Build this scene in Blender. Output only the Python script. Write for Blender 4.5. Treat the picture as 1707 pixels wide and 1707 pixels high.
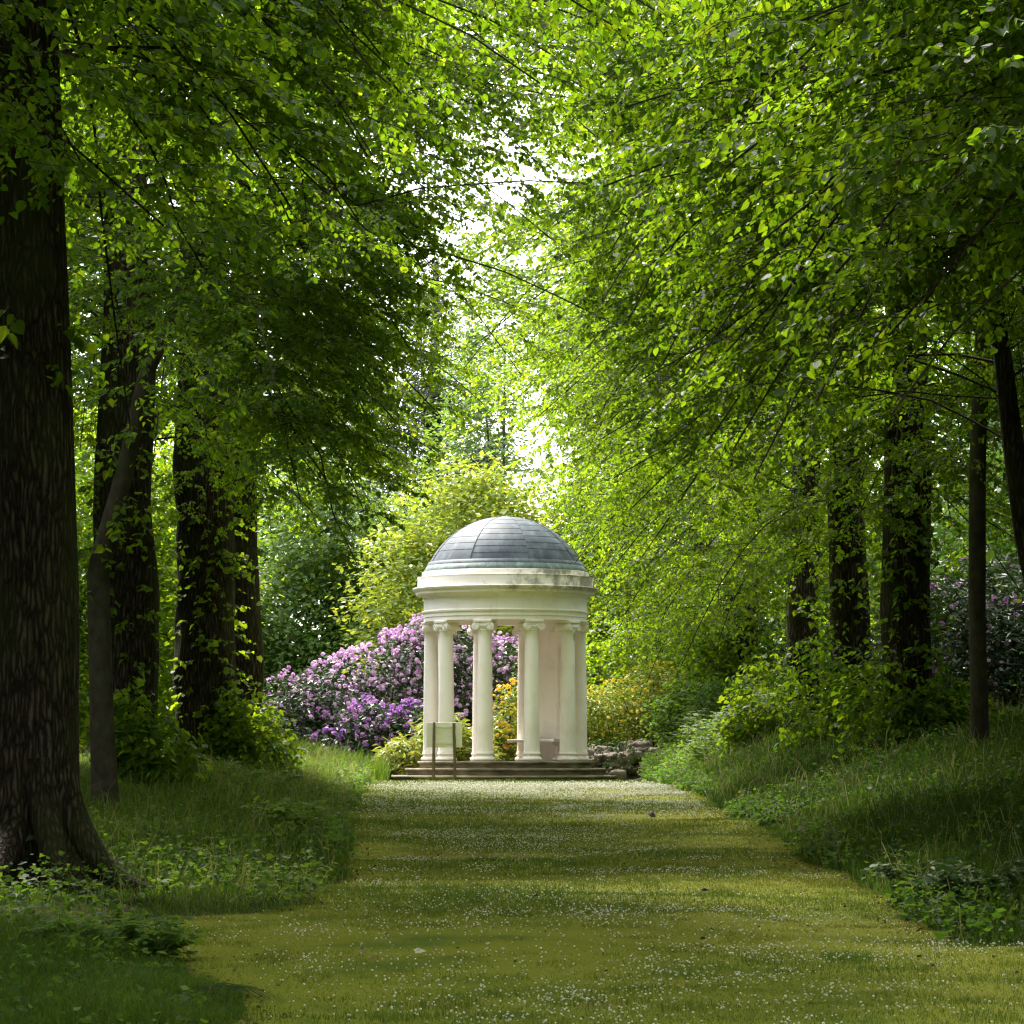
import bpy, math, random
import numpy as np

# ------------------------------------------------------------------ scene, camera, light
for o in list(bpy.data.objects):
    bpy.data.objects.remove(o)
SC = bpy.context.scene
COL = SC.collection
EYE = 1.3            # eye height; world z = 0 is the lawn at the bottom edge of the picture
F = 5600.0           # focal length in pixels of a 1707 px wide picture
cam_d = bpy.data.cameras.new("camera")
cam = bpy.data.objects.new("camera", cam_d); COL.objects.link(cam)
cam.location = (0, 0, EYE); cam.rotation_euler = (math.radians(90), 0, 0)
cam_d.sensor_width = 36; cam_d.sensor_fit = 'HORIZONTAL'
cam_d.lens = 36 * F / 1707; cam_d.shift_y = (1265 - 853.5) / 1707
cam_d.clip_start = 0.5; cam_d.clip_end = 2000
SC.camera = cam

SUN_EL, SUN_AZ = math.radians(52), math.radians(-27)    # azimuth measured from +Y towards +X
w = bpy.data.worlds.new("World"); SC.world = w; w.use_nodes = True
nt = w.node_tree; nt.nodes.clear()
out = nt.nodes.new("ShaderNodeOutputWorld"); bg = nt.nodes.new("ShaderNodeBackground")
sky = nt.nodes.new("ShaderNodeTexSky"); sky.sky_type = 'NISHITA'; sky.sun_disc = False
sky.sun_elevation = SUN_EL; sky.sun_rotation = SUN_AZ
sky.air_density = 1.0; sky.dust_density = 2.0
mixw = nt.nodes.new("ShaderNodeMixRGB"); mixw.inputs[0].default_value = 0.70
mixw.inputs[2].default_value = (10.5, 10.5, 10.2, 1)        # bright thin cloud cover
nt.links.new(sky.outputs[0], mixw.inputs[1]); nt.links.new(mixw.outputs[0], bg.inputs[0])
bg.inputs[1].default_value = 0.12
nt.links.new(bg.outputs[0], out.inputs[0])

sun_d = bpy.data.lights.new("sun", 'SUN'); sun_d.energy = 3.2; sun_d.angle = math.radians(12)
sun_d.color = (1.0, 0.95, 0.86)
sun = bpy.data.objects.new("sun", sun_d); COL.objects.link(sun)
sun.rotation_euler = (math.radians(90) - SUN_EL, 0, math.pi - SUN_AZ)
sun.location = (0, 60, 60)

SC.view_settings.view_transform = 'Standard'; SC.view_settings.look = 'None'
SC.view_settings.gamma = 1.0; SC.view_settings.exposure = 2.1
SC.render.engine = 'CYCLES'
SC.cycles.max_bounces = 7; SC.cycles.diffuse_bounces = 5; SC.cycles.glossy_bounces = 2
SC.cycles.transmission_bounces = 4; SC.cycles.transparent_max_bounces = 4
SC.cycles.caustics_reflective = False; SC.cycles.caustics_refractive = False
SC.cycles.use_denoising = True
SC.cycles.denoiser = 'OPENIMAGEDENOISE'
SC.cycles.denoising_prefilter = 'ACCURATE'
SC.cycles.filter_width = 1.3

# ------------------------------------------------------------------ helpers
def up_n(v):
    return v / np.maximum(np.linalg.norm(v, axis=-1, keepdims=True), 1e-9)

def vnoise(p, seed=0):
    """smooth value noise, p (N,3) -> (N,) in 0..1"""
    p = np.asarray(p, float); i = np.floor(p).astype(np.int64); f = p - i
    f = f * f * (3 - 2 * f)
    def h(a, b, c):
        n = (a * 374761393 + b * 668265263 + c * 2147483647 + seed * 974634541) & 0x7fffffff
        n = (n ^ (n >> 13)) * 1274126177 & 0x7fffffff
        n = (n ^ (n >> 16)) * 668265263 & 0x7fffffff
        return ((n ^ (n >> 15)) & 0xffff) / 65535.0
    r = 0
    for dx in (0, 1):
        for dy in (0, 1):
            for dz in (0, 1):
                wgt = (f[:, 0] if dx else 1 - f[:, 0]) * (f[:, 1] if dy else 1 - f[:, 1]) * (f[:, 2] if dz else 1 - f[:, 2])
                r = r + wgt * h(i[:, 0] + dx, i[:, 1] + dy, i[:, 2] + dz)
    return r

def noise2(x, y, s=1.0, seed=0):
    x = np.atleast_1d(np.asarray(x, float)); y = np.atleast_1d(np.asarray(y, float))
    return vnoise(np.stack([x * s, y * s, np.zeros_like(x) + 0.37], 1), seed)

def sstep(a, b, x):
    t = np.clip((np.asarray(x, float) - a) / (b - a), 0, 1); return t * t * (3 - 2 * t)

class MB:
    def __init__(s): s.v = []; s.f = []; s.n = 0
    def add(s, verts, faces, mat=0, tone=0.5):
        verts = np.asarray(verts, np.float32).reshape(-1, 3)
        for fa in (faces if isinstance(faces, list) else [faces]):
            fa = np.asarray(fa, np.int64)
            if fa.size == 0: continue
            t = np.broadcast_to(np.asarray(tone, np.float32), (len(fa),))
            s.f.append((fa + s.n, mat, t))
        s.v.append(verts); s.n += len(verts)
    def build(s, name, mats, parent=None, smooth=False, loc=None):
        me = bpy.data.meshes.new(name)
        if s.v:
            V = np.concatenate(s.v)
            if loc is not None: V = V - np.asarray(loc, np.float32)
            tot = np.concatenate([np.full(len(f), f.shape[1]) for f, m, t in s.f])
            loops = np.concatenate([f.ravel() for f, m, t in s.f])
            me.vertices.add(len(V)); me.vertices.foreach_set("co", V.ravel())
            me.loops.add(len(loops)); me.loops.foreach_set("vertex_index", loops.astype(np.int32))
            me.polygons.add(len(tot))
            st = np.concatenate([[0], np.cumsum(tot)[:-1]])
            me.polygons.foreach_set("loop_start", st.astype(np.int32))
            try: me.polygons.foreach_set("loop_total", tot.astype(np.int32))
            except Exception: pass
            me.polygons.foreach_set("material_index", np.concatenate([np.full(len(f), m) for f, m, t in s.f]).astype(np.int32))
            me.polygons.foreach_set("use_smooth", np.full(len(tot), smooth))
            at = me.attributes.new("tone", 'FLOAT', 'FACE')
            at.data.foreach_set("value", np.concatenate([t for f, m, t in s.f]).astype(np.float32))
            me.update(calc_edges=True)
        for m in (mats if isinstance(mats, (list, tuple)) else [mats]): me.materials.append(m)
        o = bpy.data.objects.new(name, me); COL.objects.link(o)
        if loc is not None and parent is None: o.location = loc
        if parent is not None: o.parent = parent
        return o

def tag(o, label=None, cat=None, group=None, kind=None):
    for k, v in (("label", label), ("category", cat), ("group", group), ("kind", kind)):
        if v: o[k] = v
    return o

def empty(name, loc, label, cat, group=None):
    o = bpy.data.objects.new(name, None); COL.objects.link(o); o.location = loc
    o.empty_display_size = 0.3
    return tag(o, label, cat, group)

def tube(mb, pts, rad, sides=6, mat=0, tone=0.5, cap=False):
    pts = np.asarray(pts, float); n = len(pts); rad = np.broadcast_to(np.asarray(rad, float), (n,))
    t = up_n(np.gradient(pts, axis=0))
    ref = np.array([0, 0, 1.0]) if abs(t[:, 2]).mean() < 0.8 else np.array([1.0, 0, 0])
    a = up_n(np.cross(t, ref)); b = np.cross(t, a)
    th = np.arange(sides) / sides * 2 * math.pi
    V = pts[:, None] + rad[:, None, None] * (np.cos(th)[None, :, None] * a[:, None] + np.sin(th)[None, :, None] * b[:, None])
    i = np.arange(n - 1)[:, None] * sides; j = np.arange(sides)[None]; k = (j + 1) % sides
    fs = [np.stack([i + j, i + k, i + sides + k, i + sides + j], -1).reshape(-1, 4)]
    if cap:
        fs.append(np.arange(sides)[None, ::-1]); fs.append((np.arange(sides) + (n - 1) * sides)[None])
    mb.add(V, fs, mat, tone)

def lathe(mb, prof, seg=48, mat=0, a0=0.0, a1=2 * math.pi, close=False, xf=None, tone=0.5):
    """revolve (r, z) profile about z"""
    prof = np.asarray(prof, float); n = len(prof)
    full = abs(a1 - a0 - 2 * math.pi) < 1e-6
    m = seg if full else seg + 1
    th = a0 + (a1 - a0) * np.arange(m) / seg
    V = np.stack([prof[:, None, 0] * np.cos(th), prof[:, None, 0] * np.sin(th), np.repeat(prof[:, 1:2], m, 1)], -1).reshape(-1, 3)
    rows = np.arange(n if close else n - 1)[:, None]; r2 = (rows + 1) % n
    j = np.arange(seg)[None]; k = (j + 1) % m if full else j + 1
    fs = [np.stack([rows * m + j, rows * m + k, r2 * m + k, r2 * m + j], -1).reshape(-1, 4)]
    if close and not full:
        fs.append((np.arange(n) * m)[None]); fs.append((np.arange(n) * m + seg)[None, ::-1])
    if xf is not None: V = xf(V)
    mb.add(V, fs, mat, tone)

def box(mb, c, d, mat=0, rotz=0.0, bev=0.0, tone=0.5):
    c = np.asarray(c, float); d = np.asarray(d, float) / 2
    sx = np.array([-1, 1, 1, -1])
    if bev > 0:
        oc = []
        for z, ins in ((-d[2], bev), (-d[2] + bev, 0), (d[2] - bev, 0), (d[2], bev)):
            for (px, py) in ((-1, -1), (1, -1), (1, 1), (-1, 1)):
                e = bev * 0.8 + ins
                oc.append((px * (d[0] - e if True else 0), py * (d[1] - (ins)), z))
                oc.append((px * (d[0] - ins), py * (d[1] - e), z))
        V = []
        for lv in range(4):
            q = oc[lv * 8:(lv + 1) * 8]
            V += [q[1], q[0], q[2], q[3], q[5], q[4], q[6], q[7]] if False else [q[0], q[2], q[3], q[5], q[4], q[6], q[7], q[1]]
        V = np.array(V); m = 8
        i = np.arange(3)[:, None] * m; j = np.arange(m)[None]; k = (j + 1) % m
        fs = [np.stack([i + j, i + k, i + m + k, i + m + j], -1).reshape(-1, 4), np.arange(m)[None, ::-1], (np.arange(m) + 3 * m)[None]]
    else:
        V = np.array([(x * d[0], y * d[1], z * d[2]) for z in (-1, 1) for (x, y) in ((-1, -1), (1, -1), (1, 1), (-1, 1))])
        fs = [np.array([[3, 2, 1, 0], [4, 5, 6, 7], [0, 1, 5, 4], [1, 2, 6, 5], [2, 3, 7, 6], [3, 0, 4, 7]])]
    cz, sz = math.cos(rotz), math.sin(rotz)
    V = np.stack([V[:, 0] * cz - V[:, 1] * sz, V[:, 0] * sz + V[:, 1] * cz, V[:, 2]], 1) + c
    mb.add(V, fs, mat, tone)

# leaf templates: (u across, v along, w up)
LIME = np.array([(0, 0.06, 0), (0.34, -0.03, 0.05), (0.47, 0.42, 0.10), (0, 1.0, -0.06), (-0.47, 0.42, 0.10), (-0.34, -0.03, 0.05)])
LIME_F = [np.array([[0, 1, 2, 3], [0, 3, 4, 5]])]
ROUND = np.array([(0, 0.07, 0), (0.22, -0.04, 0.03), (0.45, 0.17, 0.08), (0.46, 0.46, 0.10), (0.24, 0.80, 0.03), (0, 1.04, -0.10),
                  (-0.24, 0.80, 0.03), (-0.46, 0.46, 0.10), (-0.45, 0.17, 0.08), (-0.22, -0.04, 0.03)])
ROUND_F = [np.array([[0, 1, 2, 3, 4, 5], [0, 5, 6, 7, 8, 9]])]
SMALL = np.array([(0, 0, 0), (0.36, 0.45, 0.06), (0, 1.0, -0.08), (-0.36, 0.45, 0.06)])
SMALL_F = [np.array([[0, 1, 2, 3]])]
LONG = np.array([(0, 0, 0), (0.17, 0.45, 0.03), (0, 1.0, -0.10), (-0.17, 0.45, 0.03)])
NEEDLE = np.array([(0, 0, 0), (0.13, 0.5, 0.02), (0, 1.0, -0.05), (-0.13, 0.5, 0.02)])

def leaves(mb, pos, axis, normal, size, tone, tpl=LIME, tf=LIME_F, mat=0):
    n = len(pos)
    if n == 0: return
    a = up_n(axis); nn = up_n(normal - (normal * a).sum(1, keepdims=True) * a); s = np.cross(a, nn)
    size = np.broadcast_to(np.asarray(size, float), (n,))
    cr = np.random.default_rng(n).uniform(-.4, 2.6, (n, 1, 1)); wd = np.random.default_rng(n + 1).uniform(.78, 1.08, (n, 1, 1))
    V = pos[:, None] + size[:, None, None] * (tpl[None, :, 0:1] * wd * s[:, None] + tpl[None, :, 1:2] * a[:, None] + cr * tpl[None, :, 2:3] * nn[:, None])
    k = len(tpl)
    fs = []; tone = np.broadcast_to(np.asarray(tone, np.float32), (n,))
    f = tf[0]
    F_ = (np.arange(n)[:, None, None] * k + f[None]).reshape(-1, f.shape[1])
    mb.add(V, [F_], mat, np.repeat(tone, len(f)))

# ------------------------------------------------------------------ materials
def new_mat(name):
    m = bpy.data.materials.new(name); m.use_nodes = True
    nt = m.node_tree; nt.nodes.clear()
    o = nt.nodes.new("ShaderNodeOutputMaterial")
    return m, nt, o

def ramp(nt, cols):
    r = nt.nodes.new("ShaderNodeValToRGB"); cr = r.color_ramp
    while len(cr.elements) < len(cols): cr.elements.new(0.5)
    for e, (p, c) in zip(cr.elements, cols): e.position = p; e.color = (*c, 1)
    return r

def leaf_mat(name, refl, trans, tfrac=0.42, rough=0.45, spec=0.5):
    m, nt, o = new_mat(name)
    at = nt.nodes.new("ShaderNodeAttribute"); at.attribute_name = "tone"
    r1 = ramp(nt, refl); r2 = ramp(nt, trans)
    nt.links.new(at.outputs["Fac"], r1.inputs[0]); nt.links.new(at.outputs["Fac"], r2.inputs[0])
    p = nt.nodes.new("ShaderNodeBsdfPrincipled"); t = nt.nodes.new("ShaderNodeBsdfTranslucent")
    p.inputs["Roughness"].default_value = rough; p.inputs["Specular IOR Level"].default_value = spec
    nt.links.new(r1.outputs[0], p.inputs["Base Color"]); nt.links.new(r2.outputs[0], t.inputs[0])
    mx = nt.nodes.new("ShaderNodeMixShader"); mx.inputs[0].default_value = tfrac
    nt.links.new(p.outputs[0], mx.inputs[1]); nt.links.new(t.outputs[0], mx.inputs[2])
    nt.links.new(mx.outputs[0], o.inputs[0])
    return m

def tex(nt, kind, coord="Object", scale=(1, 1, 1), **kw):
    tc = nt.nodes.new("ShaderNodeTexCoord"); mp = nt.nodes.new("ShaderNodeMapping")
    mp.inputs["Scale"].default_value = scale
    nt.links.new(tc.outputs[coord], mp.inputs[0])
    n = nt.nodes.new(kind); nt.links.new(mp.outputs[0], n.inputs["Vector"])
    for k, v in kw.items(): n.inputs[k].default_value = v
    return n

def surf_mat(name, cols, scale=(1, 1, 1), detail=6.0, nscale=3.0, rough=0.85, bump=0.0, bscale=None, bdist=0.02, spec=0.3, metal=0.0, layers=()):
    """noise-coloured Principled surface; layers = (noise scale xyz, noise scale, lo, hi, colour, amount)"""
    m, nt, o = new_mat(name)
    n = tex(nt, "ShaderNodeTexNoise", scale=scale, Scale=nscale, Detail=detail, Roughness=0.6)
    r = ramp(nt, cols); nt.links.new(n.outputs["Fac"], r.inputs[0])
    col = r.outputs[0]
    for (sc3, ns, lo, hi, c, amt) in layers:
        q = tex(nt, "ShaderNodeTexNoise", scale=sc3, Scale=ns, Detail=5.0, Roughness=0.6)
        mr = nt.nodes.new("ShaderNodeMapRange"); mr.inputs[1].default_value = lo; mr.inputs[2].default_value = hi
        mr.inputs[4].default_value = amt
        nt.links.new(q.outputs["Fac"], mr.inputs[0])
        mx = nt.nodes.new("ShaderNodeMixRGB"); mx.inputs[2].default_value = (*c, 1)
        nt.links.new(mr.outputs[0], mx.inputs[0]); nt.links.new(col, mx.inputs[1]); col = mx.outputs[0]
    p = nt.nodes.new("ShaderNodeBsdfPrincipled")
    p.inputs["Roughness"].default_value = rough; p.inputs["Specular IOR Level"].default_value = spec
    p.inputs["Metallic"].default_value = metal
    nt.links.new(col, p.inputs["Base Color"])
    if bump > 0:
        b = tex(nt, "ShaderNodeTexNoise", scale=bscale or scale, Scale=nscale * 2, Detail=6.0, Roughness=0.65)
        bp = nt.nodes.new("ShaderNodeBump"); bp.inputs["Strength"].default_value = bump; bp.inputs["Distance"].default_value = bdist
        nt.links.new(b.outputs["Fac"], bp.inputs["Height"]); nt.links.new(bp.outputs[0], p.inputs["Normal"])
    nt.links.new(p.outputs[0], o.inputs[0])
    return m

M = {}
M['lime'] = leaf_mat('lime_leaf', [(0, (0.026, 0.066, 0.006)), (0.55, (0.055, 0.115, 0.008)), (1, (0.095, 0.155, 0.010))],
                     [(0, (0.14, 0.28, 0.007)), (0.55, (0.29, 0.455, 0.010)), (1, (0.47, 0.58, 0.015))], 0.56, 0.45, 0.30)
M['maple'] = leaf_mat('maple_leaf', [(0, (0.07, 0.13, 0.02)), (0.6, (0.15, 0.21, 0.03)), (1, (0.22, 0.26, 0.03))],
                      [(0, (0.25, 0.38, 0.03)), (0.6, (0.45, 0.55, 0.04)), (1, (0.60, 0.60, 0.05))], 0.40)
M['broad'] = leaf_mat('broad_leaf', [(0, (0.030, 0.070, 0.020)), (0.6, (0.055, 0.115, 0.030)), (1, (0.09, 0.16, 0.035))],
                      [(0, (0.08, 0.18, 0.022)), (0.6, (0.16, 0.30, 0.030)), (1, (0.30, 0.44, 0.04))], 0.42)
M['cedar'] = leaf_mat('cedar_needle', [(0, (0.040, 0.060, 0.040)), (0.6, (0.075, 0.100, 0.065)), (1, (0.11, 0.13, 0.08))],
                      [(0, (0.04, 0.07, 0.03)), (1, (0.09, 0.12, 0.06))], 0.15, 0.6, 0.3)
M['rhodo'] = leaf_mat('rhododendron_leaf', [(0, (0.022, 0.045, 0.018)), (0.7, (0.045, 0.080, 0.028)), (1, (0.09, 0.13, 0.04))],
                      [(0, (0.03, 0.07, 0.01)), (1, (0.08, 0.14, 0.02))], 0.15, 0.38, 0.5)
M['newleaf'] = leaf_mat('yellow_green_leaf', [(0, (0.12, 0.17, 0.02)), (0.6, (0.26, 0.30, 0.04)), (0.93, (0.36, 0.36, 0.07)), (1, (0.42, 0.22, 0.03))],
                        [(0, (0.25, 0.34, 0.02)), (1, (0.5, 0.5, 0.05))], 0.3)
M['azalea'] = leaf_mat('azalea_leaf', [(0, (0.11, 0.16, 0.02)), (0.6, (0.26, 0.31, 0.035)), (1, (0.38, 0.39, 0.06))],
                       [(0, (0.2, 0.32, 0.02)), (1, (0.42, 0.46, 0.04))], 0.35)
M['lilac'] = leaf_mat('lilac_petal', [(0, (0.44, 0.18, 0.48)), (0.5, (0.64, 0.37, 0.64)), (1, (0.86, 0.68, 0.82))],
                      [(0, (0.45, 0.15, 0.55)), (1, (0.75, 0.5, 0.75))], 0.3, 0.6, 0.2)
M['violet'] = leaf_mat('violet_petal', [(0, (0.27, 0.08, 0.38)), (0.6, (0.43, 0.19, 0.52)), (1, (0.62, 0.38, 0.66))],
                       [(0, (0.28, 0.05, 0.5)), (1, (0.5, 0.2, 0.7))], 0.3, 0.6, 0.2)
M['yellow'] = leaf_mat('yellow_petal', [(0, (0.62, 0.42, 0.01)), (0.5, (0.80, 0.60, 0.03)), (1, (0.86, 0.76, 0.16))],
                       [(0, (0.8, 0.4, 0.01)), (1, (0.9, 0.65, 0.08))], 0.3, 0.6, 0.2)
M['orange'] = leaf_mat('orange_petal', [(0, (0.42, 0.05, 0.012)), (0.5, (0.60, 0.16, 0.015)), (1, (0.75, 0.38, 0.02))],
                       [(0, (0.6, 0.06, 0.01)), (1, (0.8, 0.35, 0.03))], 0.3, 0.6, 0.2)
M['white'] = leaf_mat('white_petal', [(0, (0.40, 0.38, 0.28)), (1, (0.82, 0.82, 0.78))],
                      [(0, (0.6, 0.6, 0.5)), (1, (0.8, 0.8, 0.75))], 0.25, 0.7, 0.2)
M['grass'] = leaf_mat('tall_grass_blade', [(0, (0.018, 0.042, 0.008)), (0.55, (0.042, 0.080, 0.012)), (0.9, (0.10, 0.14, 0.022)), (1, (0.22, 0.19, 0.09))],
                      [(0, (0.06, 0.13, 0.010)), (0.9, (0.22, 0.32, 0.02)), (1, (0.25, 0.22, 0.09))], 0.42, 0.65, 0.15)
M['turf'] = leaf_mat('mown_turf_blade', [(0, (0.062, 0.115, 0.012)), (0.45, (0.145, 0.175, 0.015)), (0.8, (0.20, 0.20, 0.022)), (1, (0.23, 0.17, 0.04))],
                     [(0, (0.12, 0.2, 0.015)), (0.6, (0.24, 0.25, 0.02)), (1, (0.3, 0.22, 0.03))], 0.3, 0.6, 0.3)
M['herb'] = leaf_mat('herb_leaf', [(0, (0.022, 0.055, 0.010)), (0.6, (0.055, 0.110, 0.016)), (1, (0.12, 0.19, 0.025))],
                     [(0, (0.10, 0.22, 0.015)), (1, (0.28, 0.42, 0.03))], 0.42, 0.6, 0.25)
M['ivy'] = leaf_mat('ivy_leaf', [(0, (0.02, 0.05, 0.015)), (0.7, (0.045, 0.085, 0.025)), (1, (0.10, 0.14, 0.05))],
                    [(0, (0.04, 0.1, 0.01)), (1, (0.1, 0.2, 0.03))], 0.2, 0.6, 0.2)
def bark_mat(name):
    m, nt, o = new_mat(name)
    tc = nt.nodes.new("ShaderNodeTexCoord"); mp = nt.nodes.new("ShaderNodeMapping"); mp.inputs["Scale"].default_value = (25, 25, 3.0)
    nt.links.new(tc.outputs["Object"], mp.inputs[0])
    dn = tex(nt, "ShaderNodeTexNoise", scale=(6, 6, 3), Scale=1.0, Detail=5.0)
    sc = nt.nodes.new("ShaderNodeVectorMath"); sc.operation = 'SCALE'; sc.inputs["Scale"].default_value = 2.4
    nt.links.new(dn.outputs["Color"], sc.inputs[0])
    ad = nt.nodes.new("ShaderNodeVectorMath"); nt.links.new(mp.outputs[0], ad.inputs[0]); nt.links.new(sc.outputs[0], ad.inputs[1])
    vo = nt.nodes.new("ShaderNodeTexVoronoi"); vo.feature = 'DISTANCE_TO_EDGE'; vo.inputs["Scale"].default_value = 1.0
    nt.links.new(ad.outputs[0], vo.inputs["Vector"])
    n2 = tex(nt, "ShaderNodeTexNoise", scale=(30, 30, 9), Scale=1.0, Detail=6.0, Roughness=0.7)
    hm = nt.nodes.new("ShaderNodeMath"); hm.operation = 'MULTIPLY_ADD'; hm.inputs[1].default_value = 0.35
    nt.links.new(n2.outputs["Fac"], hm.inputs[0]); nt.links.new(vo.outputs["Distance"], hm.inputs[2])
    r = ramp(nt, [(0.16, (0.010, 0.008, 0.006)), (0.34, (0.040, 0.031, 0.023)), (0.62, (0.115, 0.090, 0.067))])
    nt.links.new(hm.outputs[0], r.inputs[0]); col = r.outputs[0]
    mo = tex(nt, "ShaderNodeTexNoise", scale=(1.2, 1.2, .7), Scale=1.3, Detail=5.0)
    mr = nt.nodes.new("ShaderNodeMapRange"); mr.inputs[1].default_value = .48; mr.inputs[2].default_value = .66; mr.inputs[4].default_value = .5
    nt.links.new(mo.outputs["Fac"], mr.inputs[0])
    mx = nt.nodes.new("ShaderNodeMixRGB"); mx.inputs[2].default_value = (.050, .062, .018, 1)
    nt.links.new(mr.outputs[0], mx.inputs[0]); nt.links.new(col, mx.inputs[1])
    p = nt.nodes.new("ShaderNodeBsdfPrincipled"); p.inputs["Roughness"].default_value = .95; p.inputs["Specular IOR Level"].default_value = .1
    nt.links.new(mx.outputs[0], p.inputs["Base Color"])
    bp = nt.nodes.new("ShaderNodeBump"); bp.inputs["Strength"].default_value = 1.0; bp.inputs["Distance"].default_value = .05
    nt.links.new(hm.outputs[0], bp.inputs["Height"]); nt.links.new(bp.outputs[0], p.inputs["Normal"])
    nt.links.new(p.outputs[0], o.inputs[0])
    return m
M['bark'] = bark_mat('furrowed_bark')
M['smooth_bark'] = surf_mat('smooth_grey_bark', [(0.3, (0.028, 0.024, 0.018)), (0.7, (0.085, 0.070, 0.053))],
                            scale=(4, 4, 2.5), nscale=1.8, bump=0.6, bdist=0.015, rough=0.9, spec=0.15,
                            layers=[((1, 1, 1), 2.0, 0.5, 0.7, (0.075, 0.085, 0.045), 0.5)])
M['twig'] = surf_mat('twig_bark', [(0.3, (0.030, 0.024, 0.018)), (0.7, (0.065, 0.052, 0.038))], nscale=8, rough=0.9, spec=0.15)
M['stem'] = surf_mat('green_stem', [(0.3, (0.09, 0.14, 0.03)), (0.7, (0.18, 0.22, 0.07))], nscale=8, rough=0.7)
M['soil'] = surf_mat('mossy_soil', [(0.3, (0.020, 0.020, 0.010)), (0.5, (0.040, 0.042, 0.014)), (0.7, (0.07, 0.055, 0.03))],
                     nscale=1.5, detail=9, bump=0.6, bdist=0.05, rough=1, spec=0.1)
M['lawn'] = surf_mat('mossy_lawn', [(0.30, (0.062, 0.092, 0.010)), (0.46, (0.135, 0.145, 0.013)), (0.60, (0.150, 0.158, 0.018)), (0.76, (0.13, 0.095, 0.03))],
                     nscale=0.9, detail=10, bump=0.7, bdist=0.03, bscale=(9, 9, 9), rough=1, spec=0.1)
M['wood'] = surf_mat('weathered_post_wood', [(0.3, (0.085, 0.062, 0.042)), (0.7, (0.20, 0.155, 0.11))], scale=(20, 20, 1.5), nscale=2, bump=0.5, bdist=0.004)
M['board'] = surf_mat('weathered_white_board', [(0.3, (0.70, 0.69, 0.65)), (0.7, (0.80, 0.79, 0.76))], scale=(1.5, 1, 14), nscale=2, bump=0.25, bdist=0.004, rough=0.7)
M['rock'] = surf_mat('lichened_rock', [(0.3, (0.05, 0.038, 0.03)), (0.5, (0.15, 0.115, 0.095)), (0.7, (0.30, 0.25, 0.21))], nscale=4, detail=9, bump=1.0, bdist=0.06,
                     layers=[((1, 1, 1), 3.0, 0.52, 0.66, (0.16, 0.15, 0.04), 0.7)])
M['bird'] = surf_mat('dark_feather', [(0.35, (0.020, 0.016, 0.014)), (0.65, (0.05, 0.038, 0.030))], nscale=30, rough=0.6)
M['beak'] = surf_mat('dull_beak', [(0.3, (0.28, 0.15, 0.03)), (0.7, (0.4, 0.22, 0.05))], nscale=10, rough=0.5)
M['stone'] = surf_mat('weathered_step_stone', [(0.28, (0.085, 0.068, 0.045)), (0.5, (0.20, 0.165, 0.12)), (0.75, (0.36, 0.31, 0.25))],
                      scale=(1, 1, 2.5), nscale=2.6, detail=9, bump=0.5, bdist=0.012, rough=0.9,
                      layers=[((1, 1, 6), 2.2, 0.50, 0.66, (0.075, 0.07, 0.03), 0.75)])

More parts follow.
